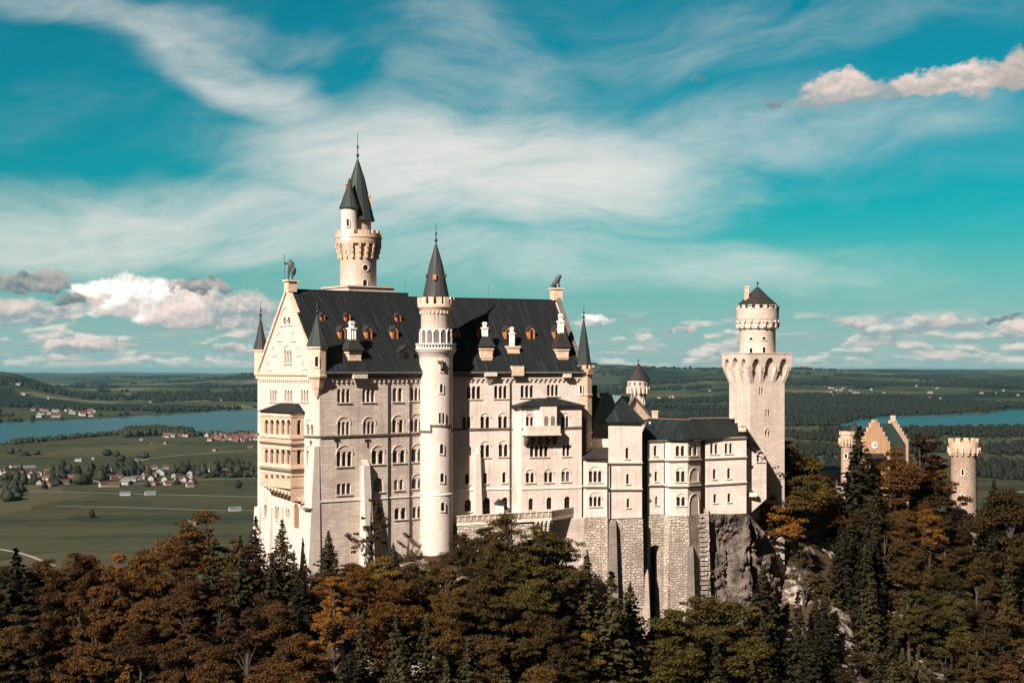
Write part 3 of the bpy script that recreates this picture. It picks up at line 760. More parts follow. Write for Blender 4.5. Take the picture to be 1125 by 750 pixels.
# ---- main roof
def roof_piece(A, Bp, Ab, Bb, zr, name='roof', e=.95, ea=0.0, eb=0.0):
    A, Bp, Ab, Bb = map(Vector, (A, Bp, Ab, Bb)); u = (Bp - A).normalized(); v = (Ab - A).normalized(); w = (Bb - Bp).normalized()
    A = A - u * ea; Ab = Ab - u * ea; Bp = Bp + u * eb; Bb = Bb + u * eb
    m1 = (A + Ab) / 2; m2 = (Bp + Bb) / 2
    slope = (zr - EAVE) / ((Ab - A).length / 2)
    ze = EAVE + .15
    a0 = A - v * e; a1 = Ab + v * e; b0 = Bp - w * e; b1 = Bb + w * e
    kz = ze - .0
    vs_ = [(*a0, kz), (*b0, kz), (*m2, zr), (*m1, zr), (*a1, kz), (*b1, kz)]
    vs_ += [(x, y, z - .35) for x, y, z in vs_]
    return MB().add(vs_, [(0, 1, 2, 3), (3, 2, 5, 4), (6, 0, 3, 9), (9, 3, 4, 10), (1, 7, 8, 2), (2, 8, 11, 5), (7, 6, 9, 8), (8, 9, 10, 11), (0, 6, 7, 1), (5, 11, 10, 4)]).build(name, M['roof'], pal)
rf1 = roof_piece(O, O + u1 * 25.2, O2, O2 + u1 * 25.2, RID1)
rf2 = roof_piece(K - u2 * 3.2, E, K2 - u2 * 3.2, E2, RID2, ea=1.2, eb=-.3)
rc = MB()
rc.tube([(*((O + O2) / 2 + u1 * .5), RID1 + .05), (*((O + O2) / 2 + u1 * 25.3), RID1 + .05)], .16, 6)
rc.tube([(*((K + K2) / 2 - u2 * 3), RID2 + .05), (*((E + E2) / 2 - u2 * .6), RID2 + .05)], .16, 6)
rc.build('ridge_cap', M['slate'], pal)
# east gable with coping, and closed rear walls
eg = MB(); eL = FE.L
q = [(0, GB), (eL, GB), (eL, EAVE), (eL / 2, RID2 + .5), (0, EAVE + .4)]
a, b = [FE.pt(t, z, .1) for t, z in q], [FE.pt(t, z, -.8) for t, z in q]
eg.add(a + b, [(0, 1, 2, 3, 4), (9, 8, 7, 6, 5)] + [(i, 5 + i, 5 + (i + 1) % 5, (i + 1) % 5) for i in range(5)])
eg.build('gable_wall', M['wall'], pal)
cp = MB()
for (ta, za), (tb, zb) in (((0, EAVE + .9), (eL / 2, RID2 + 1.0)), ((eL / 2, RID2 + 1.0), (eL, EAVE + .9))):
    p, q_ = FE.pt(ta, za, -.3), FE.pt(tb, zb, -.3); cp.tube([p, q_], .55, 4)
cp.build('verge', M['trimd'], pal)
ctr = MB()
ctr.prism([tuple(O + u1 * .75 + v1 * .75), tuple(K + v1 * .75), tuple(K2), tuple(O2 + u1 * .75)], GB, EAVE - .2)
ctr.prism([tuple(K + v2 * .75), tuple(E + v2 * .75 - u2 * .9), tuple(E2 - u2 * .9), tuple(K2)], GB, EAVE - .2)
ctr.build('rear_wall', M['wall'], pal)
p2 = FE.pl(eL / 2, -.4)
MB().box((p2[0], p2[1], RID2 + 1.1), (1.9, 1.9, 2.2), TH2).box((p2[0], p2[1], RID2 + 2.3), (2.3, 2.3, .3), TH2).build('statue_plinth', M['ochretrim'], pal)

# ---- dormers
def roof_pt(sec, px, py):
    """the point of the front roof slope seen at photograph pixel (px, py)"""
    A, u, v, zr = (O, u1, v1, RID1) if sec == 1 else (K, u2, v2, RID2)
    h = WD / 2; kx = (px - CX) / F; kz = (HY - py) / F
    # solve A + u t + v w with z = EAVE + (zr-EAVE)*w/h
    a11, a12, b1 = u.x - kx * u.y, v.x - kx * v.y, kx * A.y - A.x
    s_ = (zr - EAVE) / h
    a21, a22, b2 = -kz * u.y, s_ - kz * v.y, kz * A.y - EAVE
    det = a11 * a22 - a12 * a21; t = (b1 * a22 - a12 * b2) / det; w = (a11 * b2 - b1 * a21) / det
    return A + u * t + v * w, EAVE + s_ * w, u, v, s_
def dormer(sec, x0, x1, ytop, ybot, mat='wood', small=False):
    p, z, u, v, s_ = roof_pt(sec, (x0 + x1) / 2, ybot)
    D = p.y; w = (x1 - x0) / F * D * 1.12; hgt = (ybot - ytop) / F * D * 1.15
    hw = w / 2; he = hgt * .72
    dl = hgt / s_ + .25; de = he / s_ + .15
    def q(a, b, c): r = p + u * a + v * b; return (r.x, r.y, z + c)
    front = -.12
    m = MB()
    m.add([q(-hw, front, -.3), q(hw, front, -.3), q(hw, front, he), q(0, front, hgt), q(-hw, front, he), q(-hw, de, he), q(hw, de, he), q(-hw, front + .1, -.2), q(hw, front + .1, -.2)],
          [(0, 1, 2, 3, 4), (4, 5, 0), (1, 6, 2)])
    o = m.build('dormer', M[mat], pal)
    l = [(a, b) for a, b in arch_loop(-hw * .36, hw * .36, he * .1, he * 1.12, 5)]
    MB().add([q(a, front - .03, b) for a, b in l], [tuple(range(len(l)))]).build('window', M['glass'], o)
    r = MB(); e = .12
    for sg in (-1, 1):
        a, b, c, d = q(0, front - e, hgt + .1), q(0, dl, hgt + .1), q(sg * (hw + e), de, he - .12), q(sg * (hw + e), front - e, he - .12)
        up = [(x, y, zz + .14) for x, y, zz in (a, b, c, d)]
        fs = [(0, 1, 2, 3), (7, 6, 5, 4), (0, 4, 5, 1), (1, 5, 6, 2), (2, 6, 7, 3), (3, 7, 4, 0)]
        if sg > 0: fs = [tuple(reversed(f)) for f in fs]
        r.add([a, b, c, d] + up, fs)
    r.build('dormer_roof', M['slate'], o)
for x0, x1, a, b in ((372.3, 380, 361, 376), (401.5, 408.7, 361, 376), (430, 437.2, 361, 376)): dormer(1, x0, x1, a, b)
for x0, x1, a, b in ((352, 356.8, 345.5, 354.5), (378.5, 385, 345.5, 355), (434.5, 440.5, 346, 355.3)): dormer(1, x0, x1, a, b)
for x0, x1, a, b in ((524.5, 531.5, 361, 376), (554, 561, 361, 375.5), (580, 587.3, 361, 375.5), (608, 614, 361, 375), (499.5, 505.5, 363, 375)): dormer(2, x0, x1, a, b)
dormer(1, 438, 455, 383, 400, 'metal')
# chimney dormers: stone body on the eaves, hipped cap, clustered white stacks
def chimney_dormer(sec, x0, x1, yb, yt, cx, sw, sb, st, crenel=False, cap=True, lower=None):
    fc = FS1 if sec == 1 else FS2
    p, z, u, v, s_ = roof_pt(sec, (x0 + x1) / 2, yb)
    D = p.y; w = (x1 - x0) / F * D; zb, zt = Z(yb, D), Z(yt, D)
    ang = math.atan2(u.y, u.x); c = p + v * (w * .42)
    m = MB()
    def rect(hw, hd, ccc=None): k = ccc or c; return [tuple(k - u * hw - v * hd), tuple(k + u * hw - v * hd), tuple(k + u * hw + v * hd), tuple(k - u * hw + v * hd)]
    hd = w * .42
    m.prism(rect(w * .40, hd * .95), zb - .4, zb + (zt - zb) * .85, rect(w * .5, hd * 1.05))
    m.prism(rect(w * .56, hd * 1.2), zb + (zt - zb) * .85, zt)
    m.prism(rect(w * .52, hd * 1.1), zb + (zt - zb) * .42, zb + (zt - zb) * .42 + .16)
    o = m.build('chimney_dormer', M['ochretrim'], pal)
    if crenel:
        k = MB().prism(rect(w * .54, hd * 1.16), zt + .01, zt + .1)
        for i in range(4): k.box((*(c + u * w * (-.45 + .3 * i) - v * hd * 1.05), zt + .35), (w * .16, .3, .7), ang)
        for i in range(3): k.box((*(c + u * w * .48 - v * hd * (.7 - .7 * i)), zt + .35), (.3, w * .16, .7), ang)
        k.build('battlement', M['ochretrim'], o)
    zc = Z(sb, D)
    if cap:
        k = MB().prism(rect(w * .68, hd * 1.45), zt + .01, zt + .22); k.prism(rect(w * .66, hd * 1.4), zt + .22, zc + .3, rect(w * .26, hd * .5)); k.build('cap_roof', M['slate'], o)
    stc = p + v * (w * .42) + u * ((cx - (x0 + x1) / 2) / F * D)
    zs = Z(st, D); k = MB(); W_ = sw / F * D
    k.prism(rect(W_ * .38, W_ * .38, stc), zc - .6, zc + (zs - zc) * .55)
    for i in (-1, 0, 1): k.tube([(*(stc + u * W_ * .33 * i - v * W_ * .3), zc), (*(stc + u * W_ * .33 * i - v * W_ * .3), zc + (zs - zc) * .6)], W_ * .15, 6)
    k.prism(rect(W_ * .5, W_ * .5, stc), zc + (zs - zc) * .58, zc + (zs - zc) * .66)
    k.prism(rect(W_ * .24, W_ * .24, stc), zc + (zs - zc) * .66, zs); k.prism(rect(W_ * .32, W_ * .32, stc), zs - (zs - zc) * .14, zs - (zs - zc) * .05)
    k.build('chimney_stack', M['white'], o)
chimney_dormer(1, 382, 398, 404, 385, 389.5, 9, 374, 352.5)
chimney_dormer(2, 528, 542, 402, 381, 534.5, 7, 371, 353.5)
chimney_dormer(2, 557.5, 571.5, 394, 380, 564.5, 6, 377, 359, cap=False)
chimney_dormer(2, 612, 625.5, 401, 382, 618, 7, 367, 344.5, crenel=True)
def eaves_bracket(sec, x0, x1, y0, y1, tiers=4, mat='trim', up=0.0):
    fc = FS1 if sec == 1 else FS2; ta, tb = fc.t(x0), fc.t(x1); D = fc.D(ta); z1, z0 = Z(y0, D), Z(y1, D); m = MB()
    m.box(fc.pt((ta + tb) / 2, z1 - .25 + up / 2, .6), (tb - ta, 1.3, .7 + up), fc.ang)
    for j in range(tiers):
        k = 1 - (j + 1) / (tiers + 1); h = (z1 - .6 - z0) / tiers
        m.box(fc.pt((ta + tb) / 2, z1 - .6 - h * (j + .5), .55 * k), ((tb - ta) * (k * .9 + .1), 1.1 * k + .05, h * .86), fc.ang)
    return m.build('chimney_bracket', M[mat], pal)
eaves_bracket(1, 385, 400, 411.7, 424); eaves_bracket(2, 530.5, 543.5, 409.5, 421.5); eaves_bracket(2, 560.5, 573, 409, 418.5, 3, 'ochretrim', 1.1)
eaves_bracket(2, 617, 625, 411, 417, 2)
b5 = MB(); fcD = FS2.D(FS2.t(566)); b5.box(FS2.pt(FS2.t(566.5), Z(405, fcD), .5), (2.2, 1.0, .9), FS2.ang); b5.build('dormer_base', M['ochretrim'], pal)
# ---- corner turrets (parts of the palace)
def turret(c, r, zs, n, parent, wall, spire, crenel=False, name='corner_turret', win=None, hfin=3.2):
    """zs: corbel tip, corbel top, wall top, spire tip"""
    z0, z1, z2, z3 = zs; m = MB()
    rot = math.pi / n
    m.lathe(c, [(r * .25, z0), (r * .55, z0 + (z1 - z0) * .35), (r * .62, z0 + (z1 - z0) * .4), (r * .9, z0 + (z1 - z0) * .8), (r * 1.12, z0 + (z1 - z0) * .92), (r * 1.12, z1), (r, z1 + .05), (r, z2 - .6), (r * 1.14, z2 - .35), (r * 1.14, z2)], n, n > 10, rot)
    o = m.build(name, wall, parent)
    if crenel:
        k = MB(); k.lathe(c, [(r * 1.22, z2 + .01), (r * 1.28, z2 + .12), (r * 1.28, z2 + .7), (r * 1.1, z2 + .72)], n, False, rot); ring_boxes(k, c, r * 1.18, n, r * .5, .35, z2 + .7, z2 + 1.5, 0); k.build('battlement', wall, o); zb = z2 + .75; rb = r * 1.02
    else: zb = z2 + .01; rb = r * 1.24
    s_ = MB(); s_.lathe(c, [(rb, zb), (rb * .93, zb + .25), (rb * .48, zb + (z3 - zb) * .48), (.14, z3)], n if n < 10 else 20, n > 10, rot); s_.build('spire', spire, o)
    finial(MB(), c, z3 - .2, hfin).build('finial', M['metal'], o)
    return o
tc1 = tuple(O - v1 * .1 + u1 * .05)   # south-west
t_sw = turret(P(348.6, 250.2), 1.62, (Z(436, 250), Z(412, 250), Z(380, 250), Z(345.5, 250)), 8, pal, M['ochretrim'], M['spireg'])
cyl_window(P(348.6, 250.2), 1.5, 348.2, 391.5, 402.5, 250, t_sw, .6)
pNW = P(286.3, 270.3)
t_nw = turret(pNW, 1.15, (Z(421, 270), Z(408, 270), Z(383.5, 270), Z(348.5, 270)), 8, pal, M['ochretrim'], M['spire'])
# south-east turret reaches far down the corner
pSE = P(641.3, 277.0); rSE = 1.62
m = MB(); zz = lambda y: Z(y, 275.4)
m.lathe(pSE, [(rSE * .1, zz(521)), (rSE * .35, zz(512)), (rSE * .45, zz(498)), (rSE * .75, zz(496)), (rSE * .75, zz(494)), (rSE * 1.0, zz(491)), (rSE * 1.05, zz(488)), (rSE, zz(487)), (rSE, zz(476)), (rSE * 1.08, zz(475.5)), (rSE * 1.08, zz(474.2)), (rSE, zz(474)), (rSE, zz(435)), (rSE * 1.1, zz(434.5)), (rSE * 1.1, zz(433)), (rSE, zz(432.5)), (rSE, zz(413)), (rSE * 1.22, zz(411)), (rSE * 1.22, zz(409))], 8, False, math.pi / 8)
t_se = m.build('corner_turret', M['ochre'], pal)
k = MB().lathe(pSE, [(rSE * 1.22, zz(409) + .01), (rSE * 1.25, zz(408.5)), (rSE * 1.25, zz(405)), (rSE * 1.0, zz(405) + .02)], 8, False, math.pi / 8); ring_boxes(k, pSE, rSE * 1.08, 8, .8, .4, zz(405), zz(401)); k.build('battlement', M['ochre'], t_se)
MB().lathe(pSE, [(rSE * 1.02, zz(404.8)), (rSE * .5, zz(373)), (.12, zz(350))], 8, False, math.pi / 8).build('spire', M['spireg'], t_se)
finial(MB(), pSE, zz(350.5), 2.6).build('finial', M['metal'], t_se)
cyl_window(pSE, rSE, 638.3, 423, 432, 275, t_se, .45)
# lightning rods along the ridge
for A_, t_ in (((O + O2) / 2, 24.6), ((K + K2) / 2, 3.2), ((K + K2) / 2, 14.5)):
    uu = u1 if t_ > 20 else u2; q = A_ + uu * t_; zr_ = RID1 if t_ > 20 else RID2
    MB().tube([(q.x, q.y, zr_), (q.x, q.y, zr_ + 3)], .025, 4).build('lightning_rod', M['metal'], pal)
# small penthouse wall of the east side with lean-to roof
m = MB(); q = FB.pl(FB.L + .02, 0)
fq = Face(FS2.pl(FS2.t(561) + 13.4, 1.3), FS2.pl(FS2.t(561) + 14.8, 1.3))
m.add([fq.pt(0, zz(500)), fq.pt(1.4, zz(500)), fq.pt(1.4, zz(461)), fq.pt(0, zz(453)), fq.pt(0, zz(500), -1.4), fq.pt(1.4, zz(500), -1.4), fq.pt(1.4, zz(461), -1.4), fq.pt(0, zz(453), -1.4)], [(0, 1, 2, 3), (1, 5, 6, 2), (3, 2, 6, 7), (4, 0, 3, 7)])
m.build('lean_to', M['slate'], pal)

# ---- terrace with parapet in front of the right section
ter = thing('terrace', (*FS2.pl(5, 3), GB), 'narrow stone terrace with parapet on corbels running below the palace windows', 'terrace')
fa = Face(P(501, FS2.D(FS2.t(505)) - 3.0), P(606, 266.6)); fb_ = Face(fa.pl(fa.L), P(633.5, 273))
zt = lambda y, D: Z(y, D)
def par(fc, ya0, ya1, h):
    z0a, z1a = Z(ya0, fc.a.y), Z(ya1, fc.b.y); L = fc.L
    v = []
    for o_ in (0, -.45):
        v += [fc.pt(0, z0a - h, o_), fc.pt(L, z1a - h, o_), fc.pt(L, z1a, o_), fc.pt(0, z0a, o_)]
    return MB().add(v, [(0, 1, 2, 3), (7, 6, 5, 4), (3, 2, 6, 7), (0, 4, 5, 1), (0, 3, 7, 4), (1, 5, 6, 2)])
m = par(fa, 567.3, 561.2, 1.2); m2 = par(fb_, 561.2, 556.5, 1.2); m.add(m2.v, m2.f); m.build('parapet', M['greybrown2'], ter)
d = MB()
n = 16
for i in range(n):
    t = fa.L * (i + .5) / n; z = Z(567.3, fa.a.y) + (Z(561.2, fa.b.y) - Z(567.3, fa.a.y)) * (i + .5) / n
    d.box(fa.pt(t, z - .45, .08), (fa.L / n * .16, .16, .9), fa.ang)
    d.box(fa.pt(t, z + .06, 0), (fa.L / n, .5, .14), fa.ang)
d.build('baluster', M['wall'], ter)
fl = MB(); z0 = Z(567.3, fa.a.y) - 1.2
foot = [fa.pl(0), fa.pl(fa.L), fb_.pl(fb_.L), FS2.pl(26, -.2), FS2.pl(1, -.2)]
zf = [Z(567.3, fa.a.y) - 1.2, Z(561.2, fa.b.y) - 1.2, Z(556.5, 273) - 1.2, Z(559, 275) - 1.5, Z(566, 266) - 1.5]
fl.add([(x, y, z) for (x, y), z in zip(foot, zf)] + [(x, y, z - .5) for (x, y), z in zip(foot, zf)], [(0, 1, 2, 3, 4), (9, 8, 7, 6, 5)] + [(i, 5 + i, 5 + (i + 1) % 5, (i + 1) % 5) for i in range(5)])
fl.build('floor_slab', M['trim'], ter)
lw = MB(); tS = fa.t(586)
lw.prism([fa.pl(0, -.15), fa.pl(tS, -.15), fa.pl(tS, -1.6), fa.pl(0, -1.6)], GB, zf[0] - .4)
lw.build('retaining_wall', M['rough'], ter)
cc = MB()
for i in range(6):
    t = tS + .5 + (fa.L - tS) * 1.28 * i / 5.5
    if t < fa.L: pp = lambda o_, z: fa.pt(t, z, o_)
    else: pp = lambda o_, z: fb_.pt(t - fa.L, z, o_)
    zb = zf[1] - .5
    for j in range(4): x, y, z = pp(-(.1 + 1.9 - .55 * j) / 2 - .55 * j * .0 - .55 * j / 2 - .1, zb - .25 - .5 * j); cc.box((x, y, z), (.42, 2.2 - .55 * j, .5), fa.ang)
cc.build('corbel', M['trim'], ter)
uw = MB(); uw.prism([FB.pl(-1.5, .35), FB.pl(FB.L + .5, .35), FB.pl(FB.L + .5, -1), FB.pl(-1.5, -1)], GB, zf[1] - .6); uw.build('retaining_wall', M['wall'], ter)
box_ = thing('sentry_box', (*FS2.pl(FS2.t(545), 1.2), zf[0] + .02), 'little white sentry box with dark pitched roof on the terrace by the palace door', 'sentry box')
tq = FS2.t(546.5); Dq = FS2.D(tq) - 1.2
MB().box(FS2.pt(tq, (Z(553, Dq) + Z(570, Dq)) / 2, 1.2), (1.15, 1.2, Z(553, Dq) - Z(570, Dq)), FS2.ang).build('wall', M['white'], box_)
m = MB(); za = Z(553, Dq)
m.add([FS2.pt(tq - .9, za - .05, 2.0), FS2.pt(tq + .8, za - .3, 2.0), FS2.pt(tq + .1, za + .8, 1.9), FS2.pt(tq - .9, za - .05, .2), FS2.pt(tq + .8, za - .3, .2), FS2.pt(tq + .1, za + .8, .2), FS2.pt(tq-.9, za + .7, 1.2)], [(0, 1, 2), (1, 4, 5, 2), (3, 0, 2, 5), (5, 4, 3), (0, 3, 4, 1)])
m.build('roof', M['slate'], box_)

# ------------------------------------------------------------------ round stair tower
STc = P(479, 263.2); STr = 3.02
zz = lambda y: Z(y, STc[1] - STr)
st = thing('stair_tower', (*STc, GB), 'round white stair tower with balcony and dark cone spire on the palace front', 'tower')
MB().lathe(STc, [(STr * 1.0, GB), (STr * 1.0, zz(385.5))], 48).build('shaft', M['wallw'], st)
m = MB()
for y in (543.2,): m.lathe(STc, [(STr, zz(y + 1)), (STr + .14, zz(y + .8)), (STr + .14, zz(y - .4)), (STr, zz(y - 1))], 48)
m.build('water_table', M['white'], st)
m = MB(); m.lathe(STc, [(STr, zz(393)), (STr * 1.03, zz(390)), (STr * 1.06, zz(389.5)), (STr * 1.1, zz(387)), (STr * 1.16, zz(386.6)), (STr * 1.2, zz(384.5)), (STr * 1.24, zz(384.2)), (STr * 1.24, zz(383))], 48); m.build('corbel', M['wallw'], st)
m = MB(); ring_boxes(m, STc, STr * 1.17, 40, .16, .16, zz(383), zz(378.2)); m.lathe(STc, [(STr * 1.14, zz(378.4)), (STr * 1.24, zz(378.3)), (STr * 1.24, zz(377)), (STr * 1.14, zz(376.9))], 48)
m.lathe(STc, [(STr * 1.14, zz(383)), (STr * 1.15, zz(381.5))], 48)
m.build('balcony_railing', M['white'], st)
ru = STr * .90
MB().lathe(STc, [(ru, zz(386)), (ru, zz(339)), (ru * 1.04, zz(338)), (ru * 1.04, zz(337))], 48).build('drum', M['wall'], st)
m = MB(); g = MB()
for k in range(14):
    a = R(-90) + 2 * math.pi * k / 14 + .1; c = (STc[0] + math.cos(a) * ru, STc[1] + math.sin(a) * ru); n_ = Vector((math.cos(a), math.sin(a))); tq = Vector((-n_.y, n_.x))
    fc = Face(tuple(Vector(c) - tq * .7), tuple(Vector(c) + tq * .7)); fc.n = n_
    l = arch_loop(.3, 1.1, zz(377), zz(362)); g.add([fc.pt(x, z, .03) for x, z in l], [tuple(range(len(l)))])
    Kk = 8
    vs_ = []
    for i in range(Kk + 1):
        aa = math.pi * i / Kk
        for rr, o_ in ((.42, .02), (.58, .02), (.58, .2), (.42, .2)): vs_.append(fc.pt(.7 + rr * math.cos(aa), zz(362) - .4 + rr * math.sin(aa), o_))
    m.add(vs_, [(i * 4 + q, i * 4 + (q + 1) % 4, (i + 1) * 4 + (q + 1) % 4, (i + 1) * 4 + q) for i in range(Kk) for q in range(4)])
    p_ = fc.pt(0.02, 0, .14); m.tube([(p_[0], p_[1], zz(377)), (p_[0], p_[1], zz(364.5))], .12, 6)
m.build('arcade', M['white'], st); g.build('window', M['blind'], st)
m = MB(); m.lathe(STc, [(ru * 1.02, zz(342)), (ru * 1.04, zz(341.5)), (STr * 1.04, zz(338)), (STr * 1.1, zz(337)), (STr * 1.1, zz(333.5)), (STr * .98, zz(333.4))], 48)
ring_boxes(m, STc, STr * 1.04, 14, .92, .36, zz(333.5), zz(326)); m.build('battlement', M['ochretrim'], st)
m = MB(); ring_boxes(m, STc, ru * 1.05, 26, .25, .25, zz(344), zz(341)); m.build('dentil', M['trim'], st)
MB().lathe(STc, [(STr * .84, zz(334)), (STr * .80, zz(326)), (STr * .42, zz(290)), (.14, zz(266))], 16, False).build('spire', M['spire'], st)
finial(MB(), STc, zz(267), 4.0).build('finial', M['metal'], st)
m = MB(); m.box((STc[0] - .15, STc[1] - STr * .62, zz(304)), (.6, .6, .9)); o = m.build('spire_dormer', M['wood'], st)
MB().box((STc[0] - STr * .5, STc[1] - .6, zz(302)), (.5, .6, .6)).box((STc[0] + STr * .55, STc[1] - .6, zz(302)), (.5, .6, .6)).build('spire_vent', M['slate'], st)
for px_, a, b, w, n in ((485.5, 395.5, 407.5, .6, 1), (484.7, 421.5, 431, .55, 1), (485, 487.5, 498, .65, 1), (485.5, 519.3, 529.5, .65, 1), (486.2, 551.5, 561, .7, 1)): cyl_window(STc, STr, px_, a, b, 260, st, w, n)
cyl_window(STc, STr, 485, 453, 465, 260, st, .48, 2)
m = MB(); zc_ = zz(471.5)
v = []
for k in range(25):
    a = R(200) + R(150) * k / 24
    zq = zz(474) if (k < 9 or k > 21) else zz(467.5)
    m.box((STc[0] + math.cos(a) * (STr + .05), STc[1] + math.sin(a) * (STr + .05), zq), (.25, .38, .34), a)
    if k in (9, 21): m.box((STc[0] + math.cos(a) * (STr + .05), STc[1] + math.sin(a) * (STr + .05), (zz(474) + zz(467.5)) / 2), (.25, .3, 1.4), a)
m.build('string_course', M['trimd'], st)
m = MB(); m.box((STc[0] + .95, STc[1] - STr - .15, zz(397)), (1.0, .8, .3)); m.box((STc[0] + 1.2, STc[1] - STr - .2, zz(402)), (.4, .5, 1.0)); m.build('bracket', M['trimd'], st)

# ------------------------------------------------------------------ high tower behind the palace
HTc = P(393.6, 290.0); HTr = 3.62
zz = lambda y: Z(y, HTc[1] - HTr)
ht = thing('high_tower', (*HTc, GB), 'tallest round stone tower rising behind the palace roof with side turret and spire', 'tower')
MB().lathe(HTc, [(HTr, GB), (HTr, zz(283)), (HTr * 1.02, zz(282))], 48).build('shaft', M['tower'], ht)
MB().box((HTc[0], HTc[1], (zz(316) + GB) / 2), (10.4, 10.4, zz(316) - GB), R(36)).box((HTc[0], HTc[1], zz(316) + .15), (10.9, 10.9, .3), R(36)).build('plinth', M['tower'], ht)
m = MB(); m.lathe(HTc, [(HTr * 1.0, zz(287)), (HTr * 1.03, zz(278)), (HTr * 1.08, zz(272)), (HTr * 1.10, zz(268))], 48)
for k in range(18):
    a = 2 * math.pi * k / 18; n_ = Vector((math.cos(a), math.sin(a)))
    for r_o, za, zb2 in ((.5, 283, 277), (.75, 277, 271.5), (.95, 271.5, 266)):
        c = Vector(HTc) + n_ * (HTr + r_o / 2); m.box((c.x, c.y, (zz(za) + zz(zb2)) / 2), (r_o, .42, zz(zb2) - zz(za)), a)
m.lathe(HTc, [(HTr * 1.24, zz(267.5)), (HTr * 1.27, zz(266)), (HTr * 1.27, zz(260.5)), (HTr * 1.31, zz(260.4)), (HTr * 1.31, zz(259.3)), (HTr * 1.26, zz(259.2)), (HTr * 1.26, zz(257)), (HTr * 1.1, zz(256.9))], 48)
m.build('gallery', M['ochre'], ht)
m = MB(); ring_boxes(m, HTc, HTr * 1.2, 18, .85, .4, zz(257), zz(252.5)); m.build('battlement', M['ochre'], ht)
D2 = (HTc[0] - .15, HTc[1] + .3)
MB().lathe(D2, [(HTr * .74, zz(262)), (HTr * .74, zz(240))], 36).build('drum', M['tower'], ht)
MB().lathe(D2, [(HTr * .96, zz(240.5)), (HTr * .91, zz(238.5)), (HTr * .69, zz(220)), (HTr * .40, zz(194)), (.16, zz(172))], 12, False).build('spire', M['spireg'], ht)
finial(MB(), D2, zz(173.5), 5.6).build('finial', M['metal'], ht)
T2 = (HTc[0] - 1.45, HTc[1] - 2.85)
zy = lambda y: Z(y, T2[1])
tt = MB().lathe(T2, [(.3, zy(288)), (.55, zy(284)), (.6, zy(283)), (.95, zy(277)), (1.0, zy(276)), (1.35, zy(271)), (1.4, zy(270)), (1.75, zy(266)), (1.75, zy(263)), (1.68, zy(262.5)), (1.68, zy(230)), (1.78, zy(229.4)), (1.78, zy(228.4))], 28).build('side_turret', M['wallw'], ht)
MB().lathe(T2, [(2.1, zy(229)), (1.9, zy(226.5)), (.95, zy(212)), (.1, zy(196))], 14, False).build('spire', M['spireg'], tt)
cyl_window(T2, 1.68, 382.3, 240.5, 248.5, 283, tt, .45)
for (cx_, cy_, a, b) in ((-2.25, .2, 232, 200), (2.1, .2, 232, 213)):
    x, y = HTc[0] + cx_, HTc[1] + cy_
    MB().box((x, y, (zz(a) + zz(b)) / 2), (.75, .75, zz(b) - zz(a)), .3).box((x, y, zz(b)), (.95, .95, .3), .3).build('chimney', M['brick'], ht)
cyl_window(HTc, HTr, 401.3, 290.5, 297.5, 286, ht, 1.15, rnd=True); cyl_window(HTc, HTr, 400.8, 307, 316, 286, ht, .85)

# ------------------------------------------------------------------ statues
def skin(name, verts, edges, radii, mat, parent=None, sub=2):
    me = bpy.data.meshes.new(name); me.from_pydata(verts, edges, []); o = bpy.data.objects.new(name, me); COL.objects.link(o)
    md = o.modifiers.new('s', 'SKIN'); md.use_smooth_shade = True
    for i, r in enumerate(radii): me.skin_vertices[0].data[i].radius = (r, r)
    me.skin_vertices[0].data[0].use_root = True
    o.modifiers.new('d', 'SUBSURF').levels = sub
    dg = bpy.context.evaluated_depsgraph_get(); ev = o.evaluated_get(dg); m2 = bpy.data.meshes.new_from_object(ev)
    o.modifiers.clear(); o.data = m2; m2.materials.clear(); m2.materials.append(mat)
    if parent is not None: o.parent = parent
    return o
sx, sy, sz = pb[0] + .5, pb[1] + .3, RID1 + 1.75
kn = thing('knight_statue', (sx, sy, sz), 'dark bronze statue of a standing knight holding a lance and shield on the gable tip', 'statue')
kv = [(0, 0, 2.05), (.28, 0, 1.95), (.34, -.1, 1.1), (.36, 0, .15), (.42, -.3, .06), (-.26, 0, 1.95), (-.34, .1, 1.1), (-.38, .1, .15), (-.44, -.2, .06), (0, 0, 2.6), (0, 0, 3.1), (0, -.02, 3.4), (0, -.04, 3.72), (.5, 0, 3.05), (.62, -.1, 2.45), (.5, -.4, 2.1), (-.5, 0, 3.05), (-.85, -.1, 2.75), (-.95, -.35, 3.15)]
ke = [(0, 1), (1, 2), (2, 3), (3, 4), (0, 5), (5, 6), (6, 7), (7, 8), (0, 9), (9, 10), (10, 11), (11, 12), (10, 13), (13, 14), (14, 15), (10, 16), (16, 17), (17, 18)]
kr = [.34, .26, .2, .14, .12, .26, .2, .14, .12, .36, .36, .15, .25, .2, .15, .11, .2, .15, .11]
skin('body', kv, ke, kr, M['bronze'], kn)
m = MB(); m.tube([(sx - 1.0, sy - .4, sz), (sx - 1.02, sy - .4, sz + 4.6)], .05, 6); m.build('lance', M['bronze'], kn)
m = MB(); m.lathe((sx + .62, sy - .55), [(.05, sz + .6), (.4, sz + 1.1), (.5, sz + 1.8), (.3, sz + 2.2)], 10); m.build('shield', M['bronze'], kn)
lx, ly, lz = p2[0], p2[1], RID2 + 2.46
li = thing('lion_statue', (lx, ly, lz), 'dark bronze statue of a sitting lion on the eastern gable tip', 'statue')
